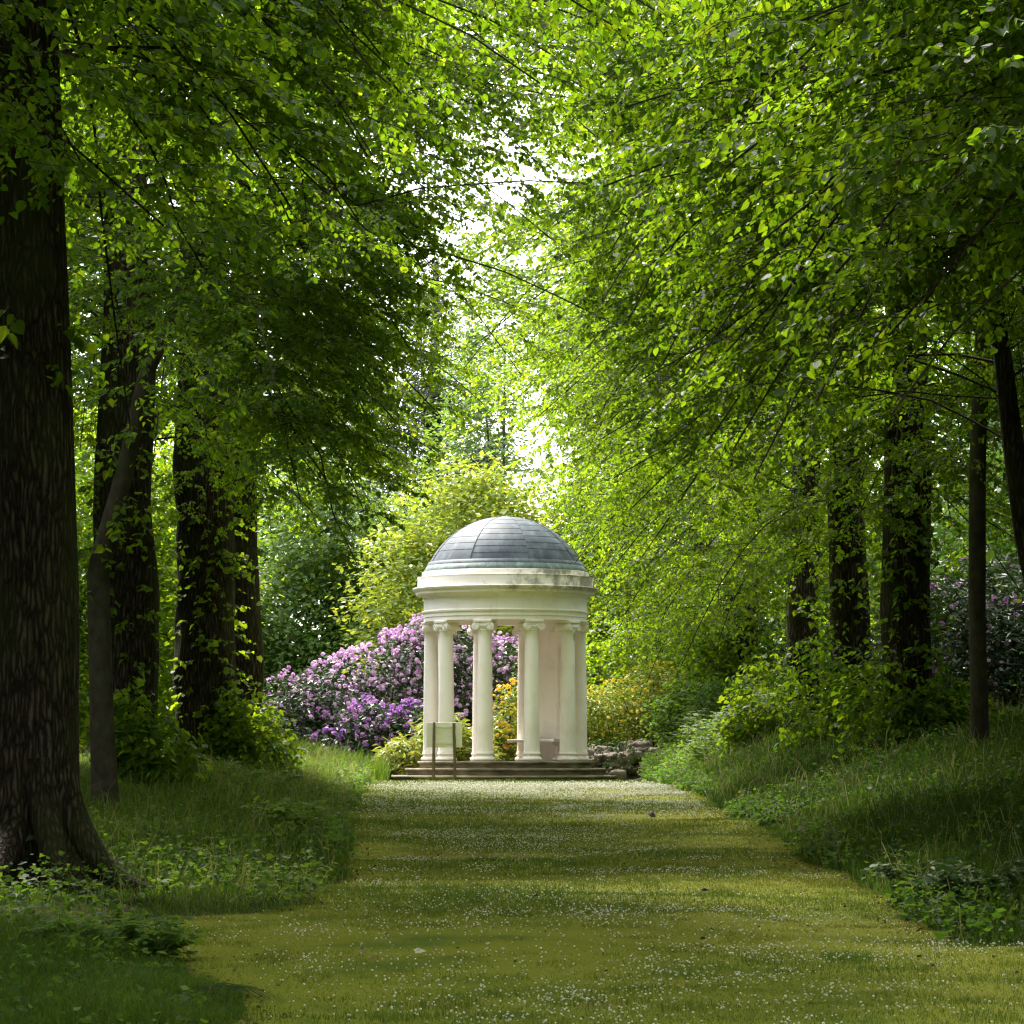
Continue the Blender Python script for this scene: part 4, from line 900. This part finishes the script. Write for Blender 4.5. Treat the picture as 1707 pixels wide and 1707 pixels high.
shrub('leafy_shrub', 'dark round-leaved bush above the cow parsley on the bank',
      [(4.4, 71, 2.45, .75, .6, .6), (5.2, 70, 2.5, .6, .5, .7), (3.9, 74, 2.3, .8, .6, .8)], 700, 9, .10, 'herb', [], 308, tone=.35, leaf_tpl=SMALL, csize=.14)
shrub('leafy_shrub', 'light green bush hanging behind the right temple columns',
      [(2.0, 80.5, 3.0, 1.1, .8, 1.3), (3.2, 81, 3.6, 1.3, .9, 1.3), (4.4, 80.5, 3.6, 1.1, .8, 1.3)], 900, 10, .10, 'lime', [], 309, tone=.62, leaf_tpl=SMALL, csize=.16)

# ------------------------------------------------------------------ stone wall and boulder
def rocky(name, label, cat, c, r, seed, sub=40):
    rng = np.random.default_rng(seed); mb = MB()
    th = np.linspace(0, 2 * math.pi, sub * 2, endpoint=False); ph = np.linspace(-math.pi / 2, math.pi / 2, sub)
    d = np.stack([np.cos(ph)[:, None] * np.cos(th), np.cos(ph)[:, None] * np.sin(th), np.repeat(np.sin(ph)[:, None], len(th), 1)], -1)
    q = np.sign(d) * np.abs(d) ** .6; fl = q.reshape(-1, 3)
    s = np.array(r)
    nz = .75 + .35 * vnoise(fl * s * 2.4 + seed, seed) + .18 * vnoise(fl * s * 6 + seed, seed + 1) + .08 * vnoise(fl * s * 15, seed + 2)
    P = fl * s * nz[:, None] * .92
    n, m = sub, len(th); i = np.arange(n - 1)[:, None] * m; j = np.arange(m)[None]; k = (j + 1) % m
    mb.add(P, [np.stack([i + j, i + k, i + m + k, i + m + j], -1).reshape(-1, 4)])
    o = mb.build(name, M['rock'], smooth=True); o.location = c
    return tag(o, label, cat)
rw2 = np.random.default_rng(17); mb = MB()
def stone_into(mb, c, r, seed, sub=14):
    th = np.linspace(0, 2 * math.pi, sub * 2, endpoint=False); ph = np.linspace(-math.pi / 2, math.pi / 2, sub)
    d = np.stack([np.cos(ph)[:, None] * np.cos(th), np.cos(ph)[:, None] * np.sin(th), np.repeat(np.sin(ph)[:, None], len(th), 1)], -1)
    fl = (np.sign(d) * np.abs(d) ** .7).reshape(-1, 3); r = np.array(r)
    nz = .62 + .55 * vnoise(d.reshape(-1, 3) * 1.9 + seed * 7.3, seed) + .28 * vnoise(fl * r * 20 + seed, seed + 2)
    n, m = sub, len(th); i = np.arange(n - 1)[:, None] * m; j = np.arange(m)[None]; k = (j + 1) % m
    mb.add(fl * r * nz[:, None] + c, [np.stack([i + j, i + k, i + m + k, i + m + j], -1).reshape(-1, 4)])
for row in range(5):
    xx = -.80 + .1 * (row % 2)
    while xx < .72:
        wd = rw2.uniform(.07, .24); hmax = .44 + .26 * sstep(-.2, .5, xx)
        zc = -.30 + .19 * row
        if zc < hmax - .30: stone_into(mb, (xx + wd, rw2.normal(0, .05) + .05 * row, zc + rw2.normal(0, .04)), (wd * 1.25, .26, .14 * rw2.uniform(.8, 1.4)), int(rw2.integers(999)))
        xx += wd * 1.85
stone_into(mb, (-.1, .22, -.05), (.80, .2, .42), 5, 30); stone_into(mb, (.5, .25, .1), (.40, .2, .45), 6, 30)
wl = mb.build('stone_wall', M['rock'], smooth=True); wl.location = (2.25, 72.6, 1.15)
tag(wl, 'rough low stone wall with ivy right of the temple steps', 'wall')
mb = MB(); n = 1300
p, v = lump_points([(2.05, 72.45, 1.15, .62, .34, .55)], n, rg, .05)
keep = v[:, 1] < .3; p, v = p[keep], v[keep]; keep = vnoise(p * 3.5, 3) > .38; p, v = p[keep], v[keep]
leaves(mb, p + v * .04 - np.array([2.25, 72.6, 1.15]), rg.standard_normal(p.shape) + [0, 0, -.6], v + .4 * rg.standard_normal(p.shape), .055, rg.random(len(p)), LIME, LIME_F)
iv = mb.build('ivy', M['ivy'], wl)
rocky('boulder', 'small pale boulder at the right end of the temple steps', 'rock', (2.2, 69.6, .93), (.2, .16, .16), 9, 24)

# ------------------------------------------------------------------ temple
TX, TY, TZ = -0.14, 70.0, 0.80
temple = empty('temple', (TX, TY, TZ), 'round white columned garden temple with grey copper dome', 'temple')
def part(mb, name, mat, parent=None, smooth=False):
    return mb.build(name, mat, parent or temple, smooth=smooth)
def autosmooth(o, deg=35):
    me = o.data; me.polygons.foreach_set("use_smooth", np.ones(len(me.polygons), bool))
    try: me.set_sharp_from_angle(angle=math.radians(deg))
    except Exception: pass
    return o
Z = lambda a: a - TZ
for (r, z0, z1, rin) in ((2.36, -.20, .158, 1.9), (2.08, .10, .305, 1.6), (1.82, .25, .450, 0.0)):
    mb = MB()
    prof = [(rin, z0), (r - .03, z0), (r - .03, z1 - .062), (r - .012, z1 - .052), (r + .012, z1 - .044), (r + .018, z1 - .024), (r + .010, z1 - .006), (r - .01, z1), (max(rin, .001), z1)]
    lathe(mb, prof, 96)
    autosmooth(part(mb, 'step', M['stone']))
# entablature: architrave, frieze, cornice, attic
ZA = Z(4.14)
mb = MB()
prof = [(1.42, ZA), (1.695, ZA), (1.695, ZA + .085), (1.712, ZA + .09), (1.712, ZA + .165), (1.735, ZA + .175), (1.745, ZA + .205), (1.725, ZA + .225), (1.70, ZA + .235),
        (1.70, ZA + .475), (1.715, ZA + .485), (1.735, ZA + .515), (1.78, ZA + .535), (1.80, ZA + .555), (1.87, ZA + .57), (1.875, ZA + .615), (1.90, ZA + .625), (1.935, ZA + .665), (1.94, ZA + .69), (1.92, ZA + .70), (1.42, ZA + .73), (1.42, ZA)]
lathe(mb, prof, 128)
autosmooth(part(mb, 'entablature', M['stained']))
mb = MB()
prof = [(1.45, ZA + .71), (1.825, ZA + .705), (1.825, ZA + .90), (1.835, ZA + .91), (1.835, ZA + .925), (1.80, ZA + .93), (1.735, ZA + .932), (1.735, ZA + 1.03), (1.70, ZA + 1.04), (1.45, ZA + 1.04)]
lathe(mb, prof, 128)
autosmooth(part(mb, 'attic_ring', M['stained']))
mb = MB(); lathe(mb, [(.001, Z(4.36)), (1.41, Z(4.36)), (1.41, Z(4.39)), (.001, Z(4.39))], 64); part(mb, 'ceiling', M['stucco'])
# dome of lapped copper sheets
RD, HD, ZD = 1.665, 1.175, Z(5.168)
RS = (RD ** 2 + HD ** 2) / (2 * HD)      # sphere through base and top
def dome_r(z, off=0.0):
    zz = z - ZD + (RS - HD); return np.sqrt(np.maximum((RS + off) ** 2 - zz ** 2, 1e-6))
zs = ZD + HD * np.sin(np.linspace(0, math.pi / 2, 40)); zs[-1] -= .0005
# slightly fuller profile than a spherical cap
def prof_r(z):
    return dome_r(np.asarray(z, float))
def shell(mb, a0, a1, z0, z1, off0, off1, seg=12, rows=6, mat=0):
    za = np.linspace(z0, z1, rows)
    r = prof_r(za); o = np.linspace(off0, off1, rows)
    lathe(mb, np.stack([np.maximum(r + o, .002), za + o * .5], 1), seg, mat, a0, a1)
mb = MB()
lathe(mb, np.stack([np.maximum(prof_r(zs), .002), zs], 1), 96)
ng = 8; rngd = np.random.default_rng(8)
for g in range(ng):
    a0 = math.radians(-90 - 27 + 45 * g) ; a1 = a0 + math.radians(45)
    zc = ZD + .21; st = .155 + .0 * g; first = True; zz = zc + (.08 if g % 2 else 0)
    lo = zc
    while lo < ZD + HD * .93:
        hi = min(zz + st, ZD + HD * .965) if not first else zz + st * .9
        shell(mb, a0 + .004, a1 - .004, lo, hi + .012, .0075, .003)
        # closing lip under each lap
        r = float(prof_r(np.array(lo)))
        lathe(mb, [(r - .004, lo), (r + .008, lo + .002)], 12, 0, a0 + .004, a1 - .004)
        lo = hi; zz = hi; st *= .93; first = False
    # standing seam
    zq = np.linspace(zc, ZD + HD * .992, 24); rq = prof_r(zq) + .009
    tube(mb, np.stack([rq * math.cos(a0), rq * math.sin(a0), zq + .004], 1), .007, 6)
lathe(mb, [(.001, ZD + HD + .012), (.08, ZD + HD + .008), (.16, ZD + HD - .012), (.17, ZD + HD - .02)], 24)
dome = autosmooth(part(mb, 'dome', M['copper']), 25)
mb = MB()
zb = np.linspace(ZD - .006, ZD + .15, 5)
lathe(mb, [(RD + .045, ZD - .004), (RD + .05, ZD + .02), (float(prof_r(zb[2])) + .03, ZD + .075), (float(prof_r(zb[4])) + .024, ZD + .15), (float(prof_r(zb[4])) - .01, ZD + .156)], 96)
part(mb, 'dome_band', M['verdigris'], dome, smooth=True)
mb = MB()
lathe(mb, [(float(prof_r(np.array(ZD + .15))) + .03, ZD + .146), (float(prof_r(np.array(ZD + .215))) + .024, ZD + .215), (float(prof_r(np.array(ZD + .22))) - .01, ZD + .222)], 96)
part(mb, 'dome_band', M['copper'], dome, smooth=True)

# columns
ZF, ZT = .452, ZA + .001
def column_meshes():
    H = ZT - ZF
    sh = MB(); zz = np.linspace(.20, H - .235, 14); t = (zz - zz[0]) / (zz[-1] - zz[0])
    r = .163 - .026 * t ** 1.7
    prof = [(.176, .195), (.170, .20), (.166, .215)] + [(a, b) for a, b in zip(r[1:], zz[1:])] + [(.142, H - .228), (.152, H - .222), (.152, H - .205), (.14, H - .198)]
    lathe(sh, prof, 28)
    ba = MB()
    def torus(zc, rr, R_): return [(R_ + rr * math.cos(a), zc + rr * math.sin(a)) for a in np.linspace(-math.pi / 2, math.pi / 2, 9)]
    prof = [(.10, .0), (.19, .0)] + torus(.042, .042, .172) + [(.182, .088), (.170, .10), (.165, .118), (.170, .13)] + torus(.155, .025, .165) + [(.172, .184), (.172, .198), (.10, .2)]
    lathe(ba, prof, 28)
    ca = MB()
    zc = H - .135
    lathe(ca, [(.135, H - .21), (.15, H - .19), (.175, H - .15), (.18, H - .125), (.15, H - .11), (.1, H - .10)], 28)
    box(ca, (0, 0, H - .083), (.34, .33, .05), bev=.008)            # volute cushion
    box(ca, (0, 0, H - .028), (.385, .385, .054), bev=.01)          # abacus
    for sx in (-1, 1):
        xf = lambda V, sx=sx: np.stack([V[:, 0] + sx * .155, V[:, 2], V[:, 1] + zc], 1)
        lathe(ca, [(.001, -.168), (.07, -.168), (.082, -.166), (.084, -.14), (.060, -.07), (.056, 0), (.060, .07), (.084, .14), (.082, .166), (.07, .168), (.001, .168)], 22, xf=xf)
        for sy in (-1, 1):      # spiral of the volute
            th = np.linspace(0, 2.35 * 2 * math.pi, 60); rr = .078 * np.exp(-th * .135)
            pts = np.stack([sx * .155 - sx * rr * np.sin(th), 0 * th + sy * .171, zc + rr * np.cos(th)], 1)
            tube(ca, pts, np.linspace(.011, .006, 60), 5)
            lathe(ca, [(.001, -.006), (.014, -.004), (.014, .006), (.001, .010)], 10, xf=lambda V, sx=sx, sy=sy: np.stack([V[:, 0] + sx * .155, sy * (V[:, 2] + .17), V[:, 1] + zc], 1))
    for k in range(5):          # egg moulding between the volutes
        for sy in (-1, 1):
            lathe(ca, [(.001, -.026), (.012, -.018), (.017, 0), (.012, .02), (.001, .026)], 8, xf=lambda V, k=k, sy=sy: np.stack([V[:, 0] + (k - 2) * .036, V[:, 1] * .7 + sy * .172, V[:, 2] + H - .128], 1))
    return sh, ba, ca
sh, ba, ca = column_meshes()
RCOL = 1.545
c0 = autosmooth(sh.build('column', M['stucco'], temple), 40)
b0 = autosmooth(ba.build('column_base', M['stucco'], c0), 40)
k0 = autosmooth(ca.build('capital', M['stucco'], c0), 35)
angs = [-51.5 + 36 * k for k in range(10)]
def place(c, a):
    t = math.radians(a); c.location = (RCOL * math.sin(t), -RCOL * math.cos(t), ZF); c.rotation_euler = (0, 0, t)
place(c0, angs[0])
for a in angs[1:]:
    c = c0.copy(); COL.objects.link(c); c.parent = temple; place(c, a)
    for src in (b0, k0):
        d = src.copy(); COL.objects.link(d); d.parent = c
# curved back wall between the rear right columns
A = lambda th: math.radians(th) - math.pi / 2          # temple angle (0 = front, + to the right) -> math angle
mb = MB(); lathe(mb, [(1.53, ZF), (1.62, ZF), (1.62, ZA), (1.53, ZA)], 48, a0=A(92.5), a1=A(164.5), close=True)
part(mb, 'back_wall', M['stucco'])
bench = MB()
zs_ = ZF + .40
lathe(bench, [(1.02, zs_ + .012), (1.035, zs_), (1.50, zs_), (1.50, zs_ + .06), (1.035, zs_ + .06), (1.02, zs_ + .048)], 40, a0=A(98), a1=A(178), close=True)
bo = autosmooth(part(bench, 'bench', M['stone']), 30)
bo.data.materials[0] = surf_mat('pale_bench_stone', [(0.3, (0.45, 0.43, 0.40)), (0.7, (0.62, 0.60, 0.56))], nscale=5, rough=.8)
for th in (128, 158):
    mb = MB(); t = math.radians(th)
    prof = np.array([(1.52, 0.10), (1.52, .395), (1.22, .395), (1.24, .35), (1.38, .29), (1.44, .20), (1.47, .10)])
    V = []
    for s in (-1, 1):
        for (r, z) in prof:
            V.append((r * math.sin(t) + s * .03 * math.cos(t), -r * math.cos(t) + s * .03 * math.sin(t), ZF + z + .004))
    n = len(prof); j = np.arange(n); k = (j + 1) % n
    mb.add(np.array(V), [np.stack([j, k, k + n, j + n], 1), j[None, ::-1], (j + n)[None]])
    part(mb, 'bracket', M['stucco'], bo)
# small inscribed plate high on the right column
mb = MB(); t = math.radians(70)
pc = np.array([RCOL * math.sin(math.radians(56.5)) + .135, -RCOL * math.cos(math.radians(56.5)) - .075, Z(3.80)])
for i in range(7):
    box(mb, pc + [0, 0, .06 - .02 * i], (.045, .012, .009), rotz=math.radians(35))
part(mb, 'wall_plate', surf_mat('grey_plate', [(.3, (.2, .2, .19)), (.7, (.3, .3, .28))], nscale=9))

# ------------------------------------------------------------------ notice board in front of the steps
SX, SY = (740.5 - 853.5) / F * 66, 66.0
sz = float(gz(SX, SY)[0])
sign = empty('notice_board', (SX, SY, sz), 'plain back of a white notice board on two rough wooden posts', 'sign')
for px, h, tl in ((-.212, 1.205, .012), (.212, 1.195, -.016)):
    mb = MB(); hs = np.linspace(-.15, h, 9); rngp = np.random.default_rng(int(px * 100) + 50)
    q = np.stack([px + tl * hs + rngp.normal(0, .003, 9), 0 * hs + rngp.normal(0, .003, 9), hs], 1)
    tube(mb, q, .029 + rngp.normal(0, .0012, 9), 10, cap=True); mb.build('post', M['wood'], sign, smooth=False)
mb = MB(); box(mb, (0, .047, .955), (.70, .022, .49), bev=.004)
mb.build('panel', M['board'], sign)
for zz in (1.12, .80):
    mb = MB(); box(mb, (0, .028, zz), (.5, .012, .035), bev=.002); mb.build('batten', M['board'], sign)

# ------------------------------------------------------------------ bird
BX, BY = ptpx(1087, 1365, 44.5)[0], 44.5
def bird():
    mb = MB(); z = .0
    # spine stations: (forward, height, half width, half height); forward is -x (it looks left)
    st = [(-.098, .030, .002, .002), (-.075, .036, .014, .006), (-.050, .046, .018, .010), (-.030, .058, .026, .024), (-.005, .072, .034, .034), (.020, .086, .034, .036), (.040, .103, .027, .028),
          (.048, .118, .021, .020), (.054, .130, .020, .019), (.062, .137, .017, .016), (.070, .137, .009, .009), (.080, .136, .0045, .0045), (.090, .134, .001, .001)]
    st = np.array(st); th = np.arange(14) / 14 * 2 * math.pi
    tang = up_n(np.gradient(st[:, :2], axis=0)); nrm = np.stack([-tang[:, 1], tang[:, 0]], 1)
    V = []
    for s, nn in zip(st, nrm):
        for a in th:
            V.append((s[0] + nn[0] * s[3] * math.sin(a), s[2] * math.cos(a), s[1] + nn[1] * s[3] * math.sin(a)))
    n = len(st); i = np.arange(n - 1)[:, None] * 14; j = np.arange(14)[None]; k = (j + 1) % 14
    fs = np.stack([i + j, i + k, i + 14 + k, i + 14 + j], -1)
    V = np.array(V)
    beak = fs[10:].reshape(-1, 4); body = fs[:10].reshape(-1, 4)
    mb.add(V, [body], 0); mb.f.append((beak, 1, np.full(len(beak), .5, np.float32)))
    for s in (-1, 1):           # legs with toes, folded wings
        tube(mb, np.array([(.0, s * .014, .058), (-.008, s * .015, .032), (.002, s * .016, .004)]), [.007, .003, .0022], 6)
        for a in (-.5, 0, .5, 3.14):
            tube(mb, np.array([(.002, s * .016, .004), (.002 + .018 * math.cos(a), s * .016 + .018 * math.sin(a), .002)]), [.002, .001], 5)
        wv = np.array([(.028, s * .031, .092), (.0, s * .037, .082), (-.04, s * .029, .058), (-.082, s * .010, .042)])
        tube(mb, wv, [.010, .016, .012, .003], 8)
    o = mb.build('bird', [M['bird'], M['beak']], smooth=True)
    return o
b = bird(); b.location = (BX, BY, float(gz(BX, BY)[0]) + .012); b.rotation_euler = (0, 0, math.radians(115))
tag(b, 'small dark bird standing upright on the mown walk', 'bird')

# ------------------------------------------------------------------ single plants near the viewer
def compound_plant(name, label, x, Y, h, nst, seed, lsz=.07, mat='herb', tone=.5, spread=.35, cat='plant', group=None, umbels=0):
    rng = np.random.default_rng(seed); z0 = float(gz(x, Y)[0])
    root = empty(name, (x, Y, z0), label, cat, group)
    st = MB(); lf = MB(); fl = MB()
    for s in range(nst):
        az = rng.uniform(0, 2 * math.pi); d = np.array([math.cos(az), math.sin(az), 0]); hh = h * rng.uniform(.6, 1.05); sp = spread * rng.uniform(.3, 1.0)
        t = np.linspace(0, 1, 7)
        q = np.stack([d[0] * sp * t ** 1.6, d[1] * sp * t ** 1.6, hh * (t - .12 * t ** 3) - .03], 1)
        tube(st, q, np.linspace(.006, .003, 7), 5)
        top_umbel = s < umbels
        for tt in (.35, .5, .65, .8, .95):
            p = np.array([np.interp(tt, t, q[:, i]) for i in range(3)])
            for _ in range(2):
                a2 = az + rng.uniform(-2.2, 2.2); dd = np.array([math.cos(a2), math.sin(a2), rng.uniform(-.1, .35)])
                L = (.10 + .13 * rng.random()) * (h / .5) ** .5
                e = p + dd * L; tube(st, np.array([p, (p + e) / 2 + [0, 0, .01], e - [0, 0, .01]]), [.003, .002, .0015], 4)
                side = up_n(np.cross(dd, [0, 0, 1.0]))
                P = np.array([p + dd * L * .5, p + dd * L * .5, p + dd * L * .78, p + dd * L * .78, e])
                AX = np.array([side + .3 * dd, -side + .3 * dd, side + .7 * dd, -side + .7 * dd, dd]) + rng.normal(0, .15, (5, 3)) - [0, 0, .25]
                leaves(lf, P, AX, np.array([0, 0, 1.0]) + rng.normal(0, .28, (5, 3)), lsz * rng.uniform(.75, 1.25, 5), np.clip(tone + rng.normal(0, .18, 5), 0, 1))
        if top_umbel:
            tip = q[-1]
            for u_ in range(14):
                a2 = rng.uniform(0, 6.28); rr = .07 * math.sqrt(rng.random()); e = tip + [rr * math.cos(a2), rr * math.sin(a2), .05 - 3 * rr * rr]
                tube(st, np.array([tip, (tip + e) / 2, e]), .0012, 3)
                n = 9; dv = rng.normal(0, .010, (n, 3)) * [1, 1, .3]
                leaves(fl, e + dv, rng.normal(0, 1, (n, 3)) * [1, 1, .2], np.array([0, 0, 1.0]) + rng.normal(0, .3, (n, 3)), .012, rng.random(n), SMALL * [1.3, 1, 1], SMALL_F)
    st.build('stem', M['stem'], root); lf.build('foliage', M[mat], root)
    if umbels: tag(fl.build('umbel', M['white'], root), kind='stuff')
    return root
compound_plant('ground_elder', 'fresh green ground elder clump on the left verge edge in dappled light', ptpx(490, 1410, 37)[0], 37, .55, 16, 401, tone=.75, spread=.5)
compound_plant('ground_elder', 'ground elder further up the left verge near the burred trunk', ptpx(440, 1300, 50)[0], 50, .45, 12, 402, .08, tone=.75, spread=.5)
compound_plant('maple_seedling', 'leafy seedling in the near left corner with bright upper leaves', ptpx(255, 1600, 20)[0], 20.3, .34, 11, 403, .06, tone=.6, spread=.28)
compound_plant('maple_seedling', 'leafy seedling at the far left of the near corner clump', ptpx(130, 1600, 20.6)[0], 20.8, .34, 10, 404, .055, tone=.5, spread=.3)
compound_plant('elder_sapling', 'dull bluish leafy sapling overhanging the right edge of the lawn', ptpx(1640, 1520, 24)[0], 24.6, .50, 16, 405, .075, 'ivy', .6, .5)
compound_plant('elder_sapling', 'smaller bluish sapling just left of the overhanging one', ptpx(1560, 1490, 26)[0], 26.6, .42, 10, 406, .07, 'ivy', .65, .4)
compound_plant('elder_flower_bush', 'white umbelled bush at the foot of the massive left trunk', ptpx(30, 1420, 28.4)[0], 28.4, .50, 12, 407, .085, 'ivy', .4, .30, umbels=4, cat='shrub')
grp = 'cow parsley flowering on the right bank'
for k in range(26):
    r_ = np.random.default_rng(500 + k)
    Yk = r_.uniform(63.5, 72); xk = r_.uniform(3.6, 5.2)
    compound_plant('cow_parsley', 'white flowering cow parsley on the bank right of the temple', xk, Yk, r_.uniform(.75, 1.0), 7, 600 + k, .06, 'herb', .65, .40, group=grp, umbels=6)

# bent sedge tuft in the near left corner
rngs = np.random.default_rng(71); mb = MB(); sx, sy = ptpx(300, 1690, 17.6)[0], 17.6; s0 = float(gz(sx, sy)[0])
for k in range(170):
    az = rngs.uniform(-1.2, 1.0); L = rngs.uniform(.25, .55); t = np.linspace(0, 1, 7)
    q = np.stack([math.cos(az) * L * t + rngs.normal(0, .05), math.sin(az) * L * t * .6 + rngs.normal(0, .05), L * (.75 * t - .85 * t * t)], 1)
    tube(mb, q, np.linspace(.0028, .0008, 7), 3, tone=rngs.uniform(0, .5))
o = mb.build('sedge_tuft', M['grass']); o.location = (sx, sy, s0); tag(o, 'dark bent sedge tuft arching onto the near lawn', 'plant')
# pale dry stalks beside the massive trunk
mb = MB(); sx, sy = ptpx(100, 1600, 21.5)[0], 21.5; s0 = float(gz(sx, sy)[0])
for (a, b_, cc) in (((-.18, 0, .0), (-.02, 0, .27), (.005, 0, .30)), ((.12, 0, -.02), (.06, 0, .16), (.005, 0, .30))):
    tube(mb, np.array([a, b_, cc]), [.005, .004, .004], 6, tone=1.0)
o = mb.build('dry_stalk', M['grass']); o.location = (sx, sy, s0); tag(o, 'pale broken plant stalk bent at a sharp angle by the near left corner', 'plant')
# fallen leaves on the walk
for k, (px, py, Yk, lb, c, t) in enumerate(((705, 1630, 20.1, 'pale fallen leaf lying on the near lawn', 'white', .2), (610, 1612, 20.7, 'brown fallen leaf on the mossy lawn left of the pale one', 'grass', 1.0), (1180, 1493, 27.5, 'curled brown leaf lying mid lawn', 'twig', .5))):
    mb = MB(); x_ = ptpx(px, py, Yk)[0]
    leaves(mb, np.array([[-.05, 0, .0]]), np.array([[1, .25, .12]]), np.array([[.1, -.5, 1.0]]), .075, t)
    leaves(mb, np.array([[-.04, .01, .01]]), np.array([[.6, .7, .1]]), np.array([[-.3, .1, 1.0]]), .045, t)
    o = mb.build('fallen_leaf', M[c]); o.location = (x_, Yk, float(gz(x_, Yk)[0]) + .05); tag(o, lb, 'leaf')
